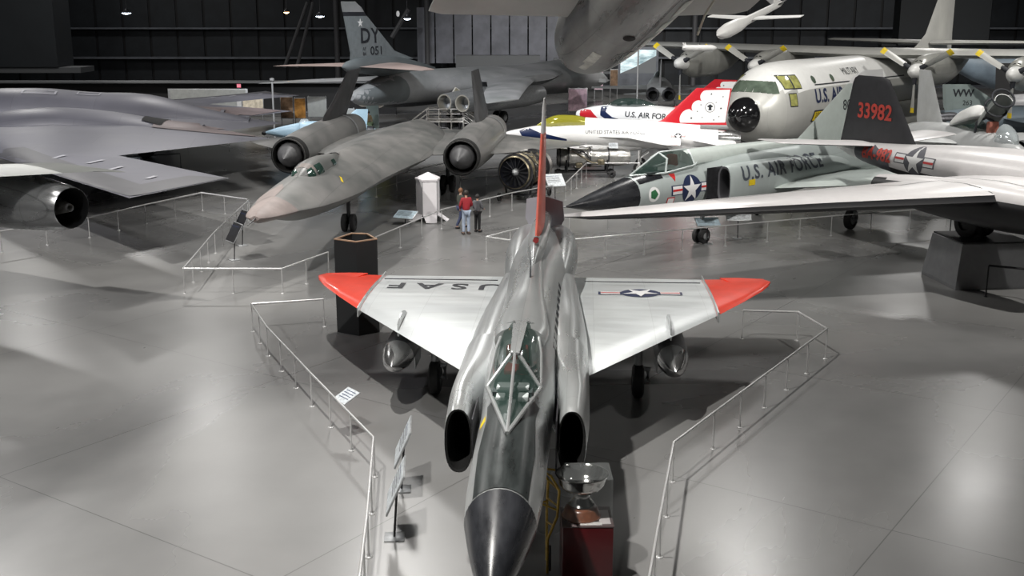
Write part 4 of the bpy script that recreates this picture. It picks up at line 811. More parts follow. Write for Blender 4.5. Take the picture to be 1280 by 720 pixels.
# ------------------------------------------------------------------ suspended aircraft above
hg = panel_lines(mat('hanging_grey', (.25,.255,.25), .34, .45, var=.35, scale=.9, stretch=(.5,2,2), rvar=.12), 1.5, .9, .72, .012)
hwing = mat('hanging_wing_grey', (.36,.365,.35), .5, .1, var=.12, scale=.5)
def build_hang():
    k = 1.3
    P0 = Vector((1.42*k, 26*k, 8.7+(7.75-8.7)*k)); ax = Vector((.27,-.88,.40)).normalized()
    X = -ax; Yv = Vector((0,0,1)).cross(X).normalized(); Zv = X.cross(Yv).normalized()
    M = Matrix((X, Yv, Zv)).transposed()
    a = thing('suspended_stub_wing_aircraft', 'dull grey aircraft hanging nose-down overhead, blunt nose at top centre', 'airplane', P0, rot=M.to_euler())
    fb = MB(); body(fb, [(-.2,.04,.02,-.02,0),(0,.42,.42,-.42,0),(.5,.78,.78,-.78,0),(1.3,1.04,1.04,-1.04,0),(2.6,1.2,1.2,-1.2,0),(5,1.3,1.3,-1.3,0),(10,1.3,1.3,-1.3,0),(14,1.0,1.1,-.9,0),(17,.3,.6,-.1,.3)], 44, sub=5); bv = fb.bvh(); fb.build('fuselage', hg, a, smooth=50)
    pm = mat('bare_patch', (.42,.42,.38), .3, .5, var=.3, scale=3)
    for s, y, w_, h_ in ((3.0,.35,.5,.26),(3.9,.45,.7,.3),(4.9,.5,.6,.34),(6.0,.55,.9,.38),(2.4,-.5,.9,.28),(1.7,-.45,.6,.2)):
        decal('belly_panel', *poly([(-w_/2,-h_/2),(w_/2,-h_/2*.8),(w_/2,h_/2),(-w_/2,h_/2*.7)]), pm, a, (-s,-y,-3), (1,0,0), (0,-1,0), bv, off=.012, reach=6)
    decal('belly_port', *disc(.16,20), voidm, a, (-4.3,.22,-3), (1,0,0), (0,-1,0), bv, off=.02, reach=6)
    decal('belly_seam', *poly([(-3.5,-.012),(3.5,-.012),(3.5,.012),(-3.5,.012)]), ink, a, (-5.2,-.12,-3), (1,0,0), (0,-1,0), bv, off=.02, reach=6, maxl=.4)
    for sd in (1,-1):
        n = MB(); foil(n, [(.8,2.6,5.6,.0,.3),(1.4,2.7,5.3,.0,.28),(4.6 if sd > 0 else 3.6,2.9,4.4,-.02,.13),(5.0 if sd > 0 else 3.9,3.1,4.3,-.02,.05)], sd); n.build('wing', hwing, a)
    # suspension cables up to the roof
    Mi = M.inverted()
    for s in (3.2, 11):
        b = Vector((-s,0,1.3 if s<5 else 1.3)); wtop = P0+M @ b; top = Mi @ (Vector((wtop.x, wtop.y, HGT-.02))-P0)
        n = MB(); n.tube([b, top], .02, 6); n.build('suspension_cable', darkmetal, a)
    hz = MB(); hz.tube([(-7.6,-.95,-.85),(-7.0,-1.05,-1.15),(-5.9,-1.1,-1.35),(-5.3,-1.15,-1.6)], .03, 8); hz.build('vent_tube', mat('hose_cream',(.5,.5,.42),.5), a)
    hz = MB(); hz.bbox((-7.9,-.7,-1.05),(.35,.3,.3),.06); hz.build('red_cap', red, a)
    hz = MB(); hz.bbox((-7.4,-1.0,-.9),(.12,.12,.5),.03); hz.bbox((-7.4,-1.0,-.9),(.4,.12,.12),.03); hz.build('yellow_fitting', yellow, a)
build_hang()
def small_hanger(name, label, P, Q, r, wings, m):
    """slender drone hanging between two points (nose P, tail Q)"""
    P = Vector(P); Q = Vector(Q); L = (Q-P).length; X = (P-Q).normalized(); Yv = Vector((0,0,1)).cross(X).normalized(); Zv = X.cross(Yv)
    M = Matrix((X, Yv, Zv)).transposed()
    a = thing(name, label, 'drone', P, rot=M.to_euler(), group=None)
    n = MB(); n.lathe([(0,.01),(-.06*L,r*.75),(-.16*L,r),(-.3*L,r*.95),(-.42*L,r*.6),(-.95*L,r*.42),(-L,r*.2)] if wings else [(0,.01),(-.05*L,r*.6),(-.15*L,r),(-.9*L,r),(-L,r*.6)], 20, None, False, True); n.build('fuselage', m, a)
    for sd in (1,-1):
        if wings:
            n = MB(); foil(n, [(0,.45*L,.58*L,0,.06),(.42*L,.52*L,.60*L,.02,.03)], sd); n.build('wing', m, a)
            n = MB(); foil(n, [(0,.86*L,.97*L,0,.04),(.2*L,.95*L,1.02*L,.1*L,.02)], sd); n.build('tailplane', m, a)
        else:
            n = MB(); foil(n, [(0,.86*L,.97*L,0,.04),(.14*L,.93*L,1.0*L,.0,.02)], sd); n.build('tailplane', m, a)
    n = MB(); foil(n, [(0,.84*L,.97*L,0,.05),(.15*L,.92*L,1.0*L,0,.02)], vert=True); n.build('tail_fin', m, a)
    Mi = M.inverted(); b = Vector((-.5*L,0,r*.8)); wt = P+M @ b
    n = MB(); n.tube([b, Mi @ (Vector((wt.x, wt.y, HGT-.05))-P)], .012, 5); n.build('suspension_cable', darkmetal, a)
hwm = mat('drone_white', (.5,.5,.49), .45, 0, var=.04)
def at_depth(px, py, D):
    g = ground(px, py, 0); d = (g-Vector((0,0,CAM_H))); return Vector((0,0,CAM_H))+d*(D/d.y) if d.y > 0 and g.y > 0 else None
def ray_pt(px, py, D):
    dx = (px-640)/FOC; dz = -(py-360)/FOC
    Y = cos(PITCH)+dz*sin(PITCH); Z = -sin(PITCH)+dz*cos(PITCH); return Vector((dx*D/Y, D, CAM_H+Z*D/Y))
small_hanger('suspended_white_drone', 'white drone with long thin tail hanging beside the dark suspended aircraft', ray_pt(896,45,38), ray_pt(978,3,41), .24, True, hwm)
small_hanger('suspended_white_missile', 'small white missile hanging above the propeller wing', ray_pt(896,60,64), ray_pt(853,60,64), .17, False, hwm)
# ------------------------------------------------------------------ railings
RH = .80
def resample(pts, step):
    out = []
    for a, b in zip(pts, pts[1:]):
        n = max(1, round((b-a).length/step))
        out += [a+(b-a)*i/n for i in range(n)]
    return out+[pts[-1]]
def railing(pix, label, step=1.35, r=.022, h=RH, m=None, group=None, world=False, bar=True, mid=False):
    top = [Vector((p[0],p[1],h)) if world else ground(p[0], p[1], h) for p in pix]
    o = thing('railing', label, 'railing', (top[0].x, top[0].y, 0), group=group); O = Vector((top[0].x, top[0].y, 0))
    m = m or railm
    t = [p-O for p in top]
    n = MB(); n.tube(t, r*1.15, 10); n.build('top_rail', m, o)
    if mid: n = MB(); n.tube([p-Vector((0,0,h*.5)) for p in t], r*.7, 8); n.build('middle_rail', m, o)
    for p in resample(t, step):
        b = Vector((p.x, p.y, 0)); n = MB(); n.tube([b+Vector((0,0,.01)), b+Vector((0,0,h))], r*.8, 8); n.lathe([(0,.001),(0,.06),(.012,.06),(.02,.03),(.05,.026)], 14, Matrix.Translation(b) @ Matrix.Rotation(-pi/2,4,'Y')); n.build('post', m, o)
    return o
railing([(404,374),(314,380),(333,408),(388,466),(467,547),(459,640),(449,725)], 'silver barrier rail around the left wing of the silver delta fighter')
railing([(929,388),(998,390),(1034,411),(893,515),(842,553),(826,640),(811,725)], 'silver barrier rail around the right wing of the silver delta fighter')
railing([(410,315),(352,336),(229,336),(268,290),(311,250)], 'silver barrier rail around the nose of the long black jet', 1.6)
railing([(309,249),(252,241),(181,256),(110,272),(0,289)], 'silver barrier rail in front of the flying wing tip', 1.9)
railing([(470,296),(552,262),(640,241),(707,229),(733,204),(800,204)], 'silver barrier rail running past the three visitors', 1.9)
railing([(666,281),(608,296),(650,302)], 'short silver barrier corner right of the three visitors', 1.7)
railing([(706,300),(853,287),(960,277),(1040,270),(1185,259),(1240,254)], 'silver barrier rail in front of the pale grey interceptor', 1.7)
railing([(712,268),(760,262),(800,258)], 'silver barrier rail under the black nose of the grey interceptor', 1.9)
railing([(225,192),(160,196),(110,199)], 'thin dark barrier rail under the flying wing', 2.6, r=.02, m=darkmetal)
railing([(470,226),(520,212),(560,203)], 'far silver barrier rail behind the black jet main wheels', 2.4, mid=True)
railing([(575,215),(640,208)], 'far silver barrier rail left of the big jet engine', 2.2, mid=True)
railing([(460,163),(505,156),(560,160)], 'far silver barrier rail beneath the swing-wing bomber', 2.5, mid=True)
railing([(235,176),(335,172)], 'silver barrier rail in front of the blue bubble-canopy jet', 2.6)
for pts, lab in (([(1190,262),(1203,292),(1196,300)], 'black barrier rail behind the grey plinth at the right edge'), ([(1236,332),(1290,337)], 'black barrier rail in front of the grey plinth at the right edge')):
    railing(pts, lab, 2.4, r=.03, h=1.0, m=blackgear, bar=False)

# ------------------------------------------------------------------ plinths under the long-winged jet
plm = mat('plinth_grey', (.27,.275,.285), .55, 0, var=.08)
def plinth(x, y, w, d, h, rz, label):
    o = thing('display_plinth', label, 'plinth', (x, y, 0), rz, group=None)
    n = MB(); n.rings([[Vector((sx*w/2*k, sy*d/2*k, z)) for sx, sy in ((-1,-1),(1,-1),(1,1),(-1,1))] for k, z in ((1,0),(1,.1),(.86,h-.02),(.84,h))]); n.build('body', plm, o, flat=True)
    n = MB(); n.box((0,0,h+.02),(w*.84,d*.84,.04)); n.build('top_plate', blackgear, o)
    return o
def rbw(s, y): c, q = cos(R(-66)), sin(R(-66)); return 21.75-s*c-y*q, 26.8-s*q+y*c
x, y = rbw(12.0, -1.9); plinth(x+.25, y, 2.7, 2.4, 1.46, R(6), 'sloping grey plinth under the wheel of the white long-winged jet')
x, y = rbw(12.0, 2.3); plinth(x+.3, y, 1.8, 2.0, 1.46, R(6), 'sloping grey plinth carrying the far wheel of the long-winged jet')
x, y = rbw(3.5, 0); plinth(x, y, 1.6, 1.8, 1.46, R(20), 'small grey plinth carrying the nose wheel of the long-winged jet')

# ------------------------------------------------------------------ black display enclosure with wooden rim
def enclosure():
    P = [ground(419,414), ground(449,418), ground(471,413)]
    c = Vector((-4.35, 30.9, 0))
    pts = [Vector((-4.86,30.75,0))-c, Vector((-4.2,30.35,0))-c, Vector((-3.68,30.75,0))-c, Vector((-4.05,31.55,0))-c, Vector((-4.5,31.6,0))-c]
    o = thing('display_enclosure', 'tall matte black angular box with open wood-edged top behind the left wing', 'box', c)
    H_ = 2.62
    n = MB(); k = .93; m_ = sum(pts, Vector())/5
    inn = [m_+(p-m_)*k for p in pts]
    lo = [p+Vector((0,0,.0)) for p in pts]; hi = [p+Vector((0,0,H_)) for p in pts]; ihi = [p+Vector((0,0,H_)) for p in inn]; ilo = [p+Vector((0,0,1.9)) for p in inn]
    n.rings([lo, hi, ihi, ilo]); n.build('panel_body', mat('matt_black_panel',(.010,.011,.012),.7), o, flat=True)
    n = MB(); up = Vector((0,0,.03)); 
    k2 = 1.01; out = [m_+(p-m_)*k2 for p in pts]; inn2 = [m_+(p-m_)*.9 for p in pts]; Z = Vector((0,0,H_))
    vs = [p+Z for p in out]+[p+Z+up for p in out]+[p+Z+up for p in inn2]+[p+Z for p in inn2]
    fs = []
    for r_ in range(4):
        for j in range(5): fs.append((r_*5+j, r_*5+(j+1)%5, ((r_+1)%4)*5+(j+1)%5, ((r_+1)%4)*5+j))
    n.add(vs, fs); n.build('wooden_rim', mat('plywood_edge',(.34,.22,.14),.6,0,var=.2,scale=6), o, flat=True)
    n = MB(); n.box(m_+Vector((0,0,1.92)), (.5,.5,.03)); n.box(m_+Vector((.0,.1,2.2)), (.05,.9,.05)); n.build('inner_brace', mat('plywood_edge',(.34,.22,.14),.6), o)
enclosure()

# ------------------------------------------------------------------ trophy on pedestal, yellow ladder
def pedestal():
    cx, cy = 1.16, 16.58
    o = thing('display_pedestal', 'dark red display pedestal with clear case beside the black nose', 'pedestal', (cx, cy, 0), R(1))
    pr = mat('pedestal_red', (.07,.004,.006), .35, 0, var=.1, coat=.2)
    n = MB(); n.bbox((0,0,.50),(.78,.72,1.0),.008); n.build('cabinet', pr, o)
    n = MB(); n.bbox((0,0,1.012),(.80,.74,.024),.005); n.build('top_board', mat('pedestal_top',(.12,.09,.09),.4), o)
    c = MB()
    for x0,y0,sx,sy in ((0,-.34,.74,.006),(0,.34,.74,.006),(-.37,0,.006,.68),(.37,0,.006,.68)): c.box((x0,y0,1.40),(sx,sy,.75))
    c.box((0,0,1.775),(.74,.68,.006)); c.build('clear_case', mat('clear_acrylic',(.9,.95,.95),.02,0,alpha=.02,spec=.1), o)
    s = MB(); s.bbox((.27,-.05,1.030),(.17,.5,.012),.003); s.build('caption_card', mat('card_grey',(.55,.52,.52),.5), o)
    t = thing('silver_trophy', 'silver punch bowl trophy on brown wooden foot inside the case', 'trophy', (cx-.08, cy-.0, 1.024), sc=1.12)
    n = MB(); n.lathe([(0,.001),(0,.27),(.03,.275),(.06,.25),(.14,.225),(.17,.19),(.18,.001)], 36, Matrix.Rotation(-pi/2,4,'Y')); n.build('wooden_base', mat('walnut',(.16,.055,.025),.3,0,var=.3,scale=9,coat=.3), t)
    n = MB(); n.lathe([(.18,.16),(.20,.185),(.24,.15),(.30,.11),(.34,.125),(.37,.16),(.42,.25),(.50,.315),(.58,.33),(.62,.36),(.64,.37),(.645,.355),(.62,.33),(.52,.29),(.44,.22),(.40,.1),(.395,.001)], 48, Matrix.Rotation(-pi/2,4,'Y')); n.build('bowl', mat('sterling_silver',(.45,.45,.44),.12,1,bump=.15,scale=6), t)
    n = MB(); n.bbox((.12,-.26,.008),(.3,.1,.014),.004); n.build('name_plate', mat('plate_white',(.7,.68,.66),.3), t)
pedestal()
def ladder():
    o = thing('crew_ladder', 'yellow tubular crew ladder hooked beside the nose, left of the trophy', 'ladder', (.44, 17.0, 0)); o.scale = (1, 1, .8)
    ym = mat('ladder_yellow', (.50,.32,.04), .4, .1, var=.3, scale=8)
    a = [Vector((.16,-.25,2.05)), Vector((.30,-.3,1.75)), Vector((.27,-.3,1.2)), Vector((.12,-.35,.75)), Vector((.12,-.35,.02))]
    b = [Vector((-.05,.15,2.05)), Vector((.14,.12,1.75)), Vector((.12,.12,1.1)), Vector((.12,.1,.5)), Vector((.12,.1,.02))]
    n = MB(); n.tube(a, .022, 8); n.build('side_rail', ym, o); n = MB(); n.tube(b, .022, 8); n.build('side_rail', ym, o)
    for i, (t, q) in enumerate(((.1,0),(1.0,1),(1.6,1),(2.4,1),(3.3,1))):
        k = int(t); p1 = a[k].lerp(a[min(4,k+1)], t-k); p2 = b[k].lerp(b[min(4,k+1)], t-k)
        n = MB(); n.tube([p1, p2], .018, 8); n.build('rung', ym, o)
    for pts in ([(-.45,-.05,2.08),(.0,-.08,2.10),(.26,-.1,2.08)], [(-.4,0,1.30),(-.05,-.05,1.38),(.27,-.3,1.34)], [(-.4,.1,1.18),(.12,.1,1.3)]):
        n = MB(); n.tube(pts, .021, 8); n.build('hook_bar', ym, o)
    n = MB(); n.tube([(.16,-.36,.62),(.16,-.36,.08)], .018, 8); n.build('grip_sleeve', blackgear, o)
ladder()

# ------------------------------------------------------------------ information panels
sg = mat('sign_face', (.42,.45,.47), .4, 0, var=.3, scale=14); sgb = mat('sign_face_blue', (.40,.50,.56), .35, 0, var=.25, scale=10)
def sign(loc, rz, label, w=.9, h=.62, ht=.95, tilt=35, face=None, group=None):
    o = thing('information_panel', label, 'sign', loc, rz, group=group)
    n = MB(); n.bbox((0,0,.012),(.34,.34,.024),.004); n.build('base_plate', gearmetal, o)
    n = MB(); n.tube([(0,0,.02),(0,.06,ht-.1)], .02, 8); n.build('post', blackgear, o)
    M = Matrix.Translation((0,.05,ht)) @ Matrix.Rotation(R(tilt),4,'X')
    n = MB(M); n.bbox((0,0,0),(w,h,.03),.006); n.build('panel_board', gearmetal, o)
    n = MB(M); n.box((0,0,.0175),(w*.95,h*.93,.004)); n.build('panel_face', face or sg, o)
    for i in range(5):
        n = MB(M); n.box((-w*.08+.0*i,h*.3-i*h*.11,.0205),(w*.7,h*.035,.001)); n.build('text_line', ink if i else blue, o)
    return o
p = ground(502,612); sign(p, R(-86), 'information panel seen edge-on, farther of two left of the black nose', tilt=66, w=.95, h=.75)
p = ground(493,672); sign(p, R(-86), 'information panel seen edge-on, nearer of two left of the black nose', tilt=66, w=.95, h=.75)
q = ground(433,495,.85); o = thing('rail_caption_panel', 'small pale caption panel clipped to the rail by the left wing', 'sign', (q.x, q.y, .85), R(-52))
n = MB(); n.bbox((0,0,0),(.5,.44,.02),.004,(R(25),0,0)); n.build('panel_board', gearmetal, o)
n = MB(Matrix.Rotation(R(25),4,'X')); n.box((0,0,.012),(.47,.41,.004)); n.build('panel_face', sg, o)
n = MB(Matrix.Rotation(R(25),4,'X'));
for i in range(4): n.box((0,.14-.07*i,.0145),(.36,.02,.001))
n.build('text_lines', blue, o); n = MB(); n.tube([(0,0,0),(0,-.1,-.08)], .02, 6); n.build('clip', gearmetal, o)
for (px, py), rz, lab in (((293,340),-55,'dark tilted panel stand at the corner below the black jet nose'), ((303,322),-55,'dark tilted panel stand right under the black jet nose')):
    sign(ground(px,py-15), R(rz), lab, .8, .75, 1.0, 60, blackgear)
sign(ground(884,305), R(8), 'light blue information panel under the grey interceptor', .95, .5, .85, 30, sgb)
sign(ground(922,298), R(4), 'pale grey information panel right of the light blue one', 1.0, .55, .95, 55, sg)
sign(ground(694,252), R(20), 'pale tilted information panel behind the red fin', .9, .8, 1.0, 40, sg)
sign(ground(766,222), R(0), 'small pale information panel on a tall post behind the interceptor nose', .5, .4, 1.7, 40, sg)

# ------------------------------------------------------------------ white model kiosk
def kiosk():
    o = thing('white_display_kiosk', 'white five-sided display column with peaked roof by the three visitors', 'kiosk', (-3.55, 48.3, 0), R(12))
    wm = mat('kiosk_white', (.68,.66,.68), .5, 0, var=.03)
    n = MB(); pts = [(.52*cos(R(90+72*i)), .52*sin(R(90+72*i))) for i in range(5)]
    n.rings([[Vector((x,y,z)) for x,y in pts] for z in (.28,1.75)]); n.build('column', wm, o, flat=True)
    n = MB(); n.rings([[Vector((x*k,y*k,z)) for x,y in pts] for z,k in ((1.72,1.08),(1.80,1.1),(2.06,.02))]); n.build('roof', wm, o, flat=True)
    for i in range(5):
        a = R(54+72*i); n = MB(Matrix.Rotation(a,4,'Z')); n.rings([[Vector((.40,-.30,.30)),Vector((.40,.30,.30)),Vector((.36,.30,.30)),Vector((.36,-.30,.30))],[Vector((.85,-.22,.02)),Vector((.85,.22,.02)),Vector((.80,.22,.0)),Vector((.80,-.22,.0))]]); n.build('foot_flap', wm, o, flat=True)
    for i in range(5):
        x, y = pts[i]; n = MB(); n.tube([(x*1.01,y*1.01,.28),(x*1.01,y*1.01,1.75)], .014, 6); n.build('corner_trim', gearmetal, o)
    sign(Vector((-4.45,47.0,0)), R(-25), 'light blue information panel leaning by the white kiosk', .95, .6, .45, 25, sgb)
kiosk()

# ------------------------------------------------------------------ visitors
def person(x, y, rz, label, h, top, legs, hair, pose, skirt=None, shoes=None):
    """skinned figure: one continuous body, clothes and hair as children"""
    o = thing('person', label, 'person', (x, y, 0), rz)
    k = h/1.75
    J = {'pel':(0,0,.95),'wst':(0,.0,1.08),'che':(0,.01,1.30),'nek':(0,.0,1.47),'hd0':(0,-.01,1.56),
         'shl':(.17,0,1.42),'shr':(-.17,0,1.42),'hpl':(.09,0,.90),'hpr':(-.09,0,.90)}
    J.update(pose)
    def skin(name, chain, rad, m, sub=2):
        vs = []; es = []; rs = []; idx = {}
        for path in chain:
            pr = None
            for q in path:
                if q not in idx: idx[q] = len(vs); vs.append(Vector(J[q])*k); rs.append((rad[q][0]*k, rad[q][1]*k) if isinstance(rad[q], tuple) else rad[q]*k)
                if pr is not None and (idx[pr], idx[q]) not in es: es.append((idx[pr], idx[q]))
                pr = q
        me = bpy.data.meshes.new(name); me.from_pydata([tuple(v) for v in vs], es, [])
        ob = bpy.data.objects.new(name, me); COL.objects.link(ob)
        md = ob.modifiers.new('s', 'SKIN'); me.skin_vertices[0].data[0].use_root = True
        for i, r in enumerate(rs):
            rr = r if isinstance(r, tuple) else (r, r); me.skin_vertices[0].data[i].radius = rr
        ob.modifiers.new('u', 'SUBSURF').levels = sub; ob.modifiers['u'].render_levels = sub
        bpy.context.view_layer.update()
        m2 = bpy.data.meshes.new_from_object(ob.evaluated_get(bpy.context.evaluated_depsgraph_get()))
        bpy.data.objects.remove(ob); m2.name = name
        m2.polygons.foreach_set('use_smooth', [True]*len(m2.polygons)); m2.materials.clear(); m2.materials.append(m)
        o2 = bpy.data.objects.new(name, m2); COL.objects.link(o2); o2.parent = o; return o2
    sk = mat('skin', (.50,.30,.22), .5, 0)
    R_ = {'pel':.125,'wst':.115,'che':.14,'nek':.05,'hd0':.055,'hd1':.092,'hd2':.085,'shl':.065,'shr':.065,'ell':.045,'elr':.045,'wrl':.03,'wrr':.03,'hal':.035,'har':.035,'hpl':.09,'hpr':.09,'knl':.062,'knr':.062,'anl':.042,'anr':.042,'tol':.035,'tor':.035,
          'f1l':.010,'f2l':.010,'f3l':.010,'f4l':.009,'f5l':.010,'f1r':.010,'f2r':.010,'f3r':.010,'f4r':.009,'f5r':.010}
    J['hd1'] = (J['hd0'][0], J['hd0'][1]-.01, J['hd0'][2]+.07); J['hd2'] = (J['hd0'][0], J['hd0'][1]+.005, J['hd0'][2]+.14)
    for s_ in 'lr':
        w = Vector(J['wr'+s_]); e = Vector(J['el'+s_]); d = (w-e).normalized(); side = d.cross(Vector((0,0,1))); side = (side.normalized() if side.length > .1 else Vector((1,0,0)))
        J['ha'+s_] = tuple(w+d*.07)
        for i in range(4): J[f'f{i+1}{s_}'] = tuple(w+d*(.15+.012*(1 if i in (1,2) else 0))+side*(.024*(i-1.5)))
        J['f5'+s_] = tuple(w+d*.09+side*.055)
    ch = [['pel','wst','che','nek','hd0','hd1','hd2'],['che','shl','ell','wrl','hal'],['che','shr','elr','wrr','har'],['pel','hpl','knl','anl','tol'],['pel','hpr','knr','anr','tor']]
    ch += [['ha'+s_, f'f{i}{s_}'] for s_ in 'lr' for i in range(1,6)]
    rb = dict(R_); rb.update({'che':.11,'wst':.09,'pel':.10,'hpl':.07,'hpr':.07,'knl':.05,'knr':.05}); skin('body', ch, rb, sk)
    rt = {q: v*1.12 if not isinstance(v, tuple) else v for q, v in R_.items()}; rt.update({'che':(.185,.135),'wst':(.165,.13),'pel':(.165,.13),'nek':.06,'wrl':.042,'wrr':.042,'ell':.06,'elr':.06,'shl':.08,'shr':.08})
    skin('jacket', [['pel','wst','che','nek'],['che','shl','ell','wrl'],['che','shr','elr','wrr']], rt, top)
    rl = dict(R_); rl.update({'pel':(.15,.12),'hpl':.095,'hpr':.095,'knl':.075,'knr':.075,'anl':.06,'anr':.06}); skin('trousers', [['pel','hpl','knl','anl'],['pel','hpr','knr','anr']], rl, legs)
    for s_ in 'lr':
        n = MB(); a = Vector(J['an'+s_])*k; t = Vector(J['to'+s_])*k; n.bbox(((a+t)/2).to_tuple()[:2]+(.045*k,), ((abs(t.x-a.x)+.1)*k, (abs(t.y-a.y)+.12)*k, .085*k), .03); n.build('shoe', shoes or black, o)
    hm = MB(); c = Vector((J['hd0'][0], J['hd0'][1]+.012, J['hd0'][2]+.12))*k
    hm.lathe([(-.115*k,.02*k),(-.09*k,.075*k),(-.03*k,.102*k),(.03*k,.098*k),(.08*k,.062*k),(.105*k,.01*k)], 20, Matrix.Translation(c) @ Matrix.Rotation(-pi/2,4,'Y'), True, True)
    hm.build('hair', hair, o)
    # nose, ears and eyes on the front of the head (-y is forward)
    hc = Vector(J['hd0'])*k
    n = MB(); n.lathe([(0,.016*k),(.02*k,.013*k),(.04*k,.004*k)], 10, Matrix.Translation(hc+Vector((0,-.085*k,.065*k))) @ Matrix.Rotation(-pi/2,4,'Z')); n.build('nose', sk, o)
    for sx in (-1,1):
        n = MB(); n.lathe([(0,.001),(.002,.012*k),(.004,.001)], 8, Matrix.Translation(hc+Vector((sx*.035*k,-.088*k,.09*k))) @ Matrix.Rotation(-pi/2,4,'Z')); n.build('eye', ink, o)
    return o
stand = {'ell':(.24,-.02,1.16),'wrl':(.20,-.16,1.02),'elr':(-.24,-.02,1.16),'wrr':(-.18,-.22,1.08),'knl':(.10,-.02,.50),'knr':(-.09,-.01,.50),'anl':(.11,0,.09),'anr':(-.10,.02,.09),'tol':(.12,-.13,.04),'tor':(-.12,-.12,.04)}
walk = {'ell':(.22,.04,1.17),'wrl':(.20,-.10,.98),'elr':(-.22,-.02,1.16),'wrr':(-.10,-.22,1.18),'knl':(.09,-.14,.52),'knr':(-.08,.06,.50),'anl':(.10,-.22,.10),'anr':(-.09,.26,.12),'tol':(.10,-.34,.05),'tor':(-.09,.15,.04)}
g1 = ground(583,293); g2 = ground(597,290); g3 = ground(576,286)
person(g1.x, g1.y, R(200), 'person in red hooded jacket and pale jeans, standing with head bowed', 1.76, mat('red_jacket',(.28,.012,.02),.75,0,var=.15), mat('pale_jeans',(.28,.33,.42),.8,0,var=.2), mat('hair_dark',(.02,.014,.01),.6), stand, shoes=mat('shoe_brown',(.05,.035,.03),.6))
person(g2.x, g2.y, R(150), 'person in grey jacket and black trousers behind the red jacket, at right', 1.52, mat('grey_jacket',(.10,.10,.11),.8), mat('black_trousers',(.01,.01,.011),.8), mat('hair_black',(.012,.01,.01),.6), stand)
person(g3.x, g3.y+.15, R(120), 'person with brown hair, green jacket and jeans stepping left of the red jacket', 1.64, mat('olive_jacket',(.045,.05,.04),.8), mat('dark_jeans',(.03,.04,.09),.8), mat('hair_brown',(.16,.07,.03),.6), walk)

# ------------------------------------------------------------------ jet engines on stands
def bigengine(loc, rz, L, r, label, sc=1.0, rich=True):
    o = thing('jet_engine', label, 'engine', loc, rz, sc=sc)
    em = mat('engine_casing', (.22,.19,.13), .38, .75, var=.55, scale=5, bump=.5); em2 = mat('engine_steel', (.45,.44,.42), .3, .85, var=.3, scale=3)
    zc = r+.55; M = Matrix.Translation((0,0,zc))
    n = MB(); n.lathe([(0,r*.86),(-.05,r*.92),(-.5,r*.88),(-.55,r),(-.7,r),(-.75,r*.9),(-L*.4,r*.82),(-L*.42,r*.93),(-L*.47,r*.93),(-L*.5,r*.8),(-L*.62,r*.8),(-L*.7,r*.88)], 36, M); n.build('compressor_case', em if rich else em2, o)
    n = MB(); n.lathe([(-L*.7,r*.88),(-L*.72,r*.95),(-L*.9,r*.9),(-L,r*.72),(-L,r*.66),(-L*.9,r*.6),(-L*.9,.01)], 36, M); n.build('exhaust_section', em2, o)
    n = MB(); n.lathe([(-.02,r*.86),(-.25,r*.8),(-.28,.02)], 32, M); n.build('inlet_face', mat('inlet_dark',(.02,.022,.03),.35,.5), o)
    n = MB(); n.lathe([(.05,.01),(.0,r*.12),(-.1,r*.2),(-.28,r*.22)], 20, M); n.build('inlet_hub', gearmetal, o)
    for i in range(16):
        n = MB(M @ Matrix.Rotation(2*pi*i/16,4,'X')); n.box((-.16,0,r*.5),(.14,.012,r*.62),(0,0,R(25))); n.build('guide_vane', darkmetal, o)
    for s in (.15,.6,L*.45,L*.7):
        n = MB(); n.lathe([(-s+.03,r*.9),(-s+.03,r*1.04),(-s-.03,r*1.04),(-s-.03,r*.9)], 36, M); n.build('casing_flange', darkmetal, o)
    random.seed(3)
    for i in range(22 if rich else 9):
        a = random.uniform(0, 2*pi); s0 = random.uniform(.3, L*.5); l = random.uniform(.4, L*.3); rr = r*random.uniform(.95,1.1)
        pts = [(-s0-l*t, rr*cos(a+.5*sin(3*t+i)), zc+rr*sin(a+.5*sin(3*t+i))) for t in (0,.25,.5,.75,1)]
        n = MB(); n.tube(pts, random.choice((.018,.025,.035)), 6); n.build('fuel_pipe', random.choice((em, darkmetal, em2)), o)
    for i in range(6 if rich else 3):
        a = random.uniform(pi, 2*pi); s0 = random.uniform(.6, L*.6); n = MB(); n.bbox((-s0, r*.95*cos(a), zc+r*.95*sin(a)), (.35,.28,.28), .04); n.build('accessory_box', random.choice((em, darkmetal)), o)
    f = MB()
    for s in (.5, L*.68):
        f.tube([(-s,-r*.9,zc-.1),(-s,-r*.7,.3),(-s,r*.7,.3),(-s,r*.9,zc-.1)], .05, 8)
    for sd in (1,-1): f.tube([(.1,sd*r*.7,.3),(-L*.8,sd*r*.7,.3)], .05, 8)
    f.build('stand_frame', blackgear, o)
    for s in (.1, L*.75):
        for sd in (1,-1): t = MB(); wheel(t, (-s,sd*r*.95,.2), .2, .12); t.build('caster', tyre, o)
p = ground(655,240); bigengine((.1, 52.9, 0), R(247), 3.3, .84, 'large jet engine with dark round intake on a wheeled stand, behind the red fin')
bigengine((2.4, 61.3, 0), R(181), 3.9, .52, 'long steel jet engine on a stand under the white display jet', rich=False)
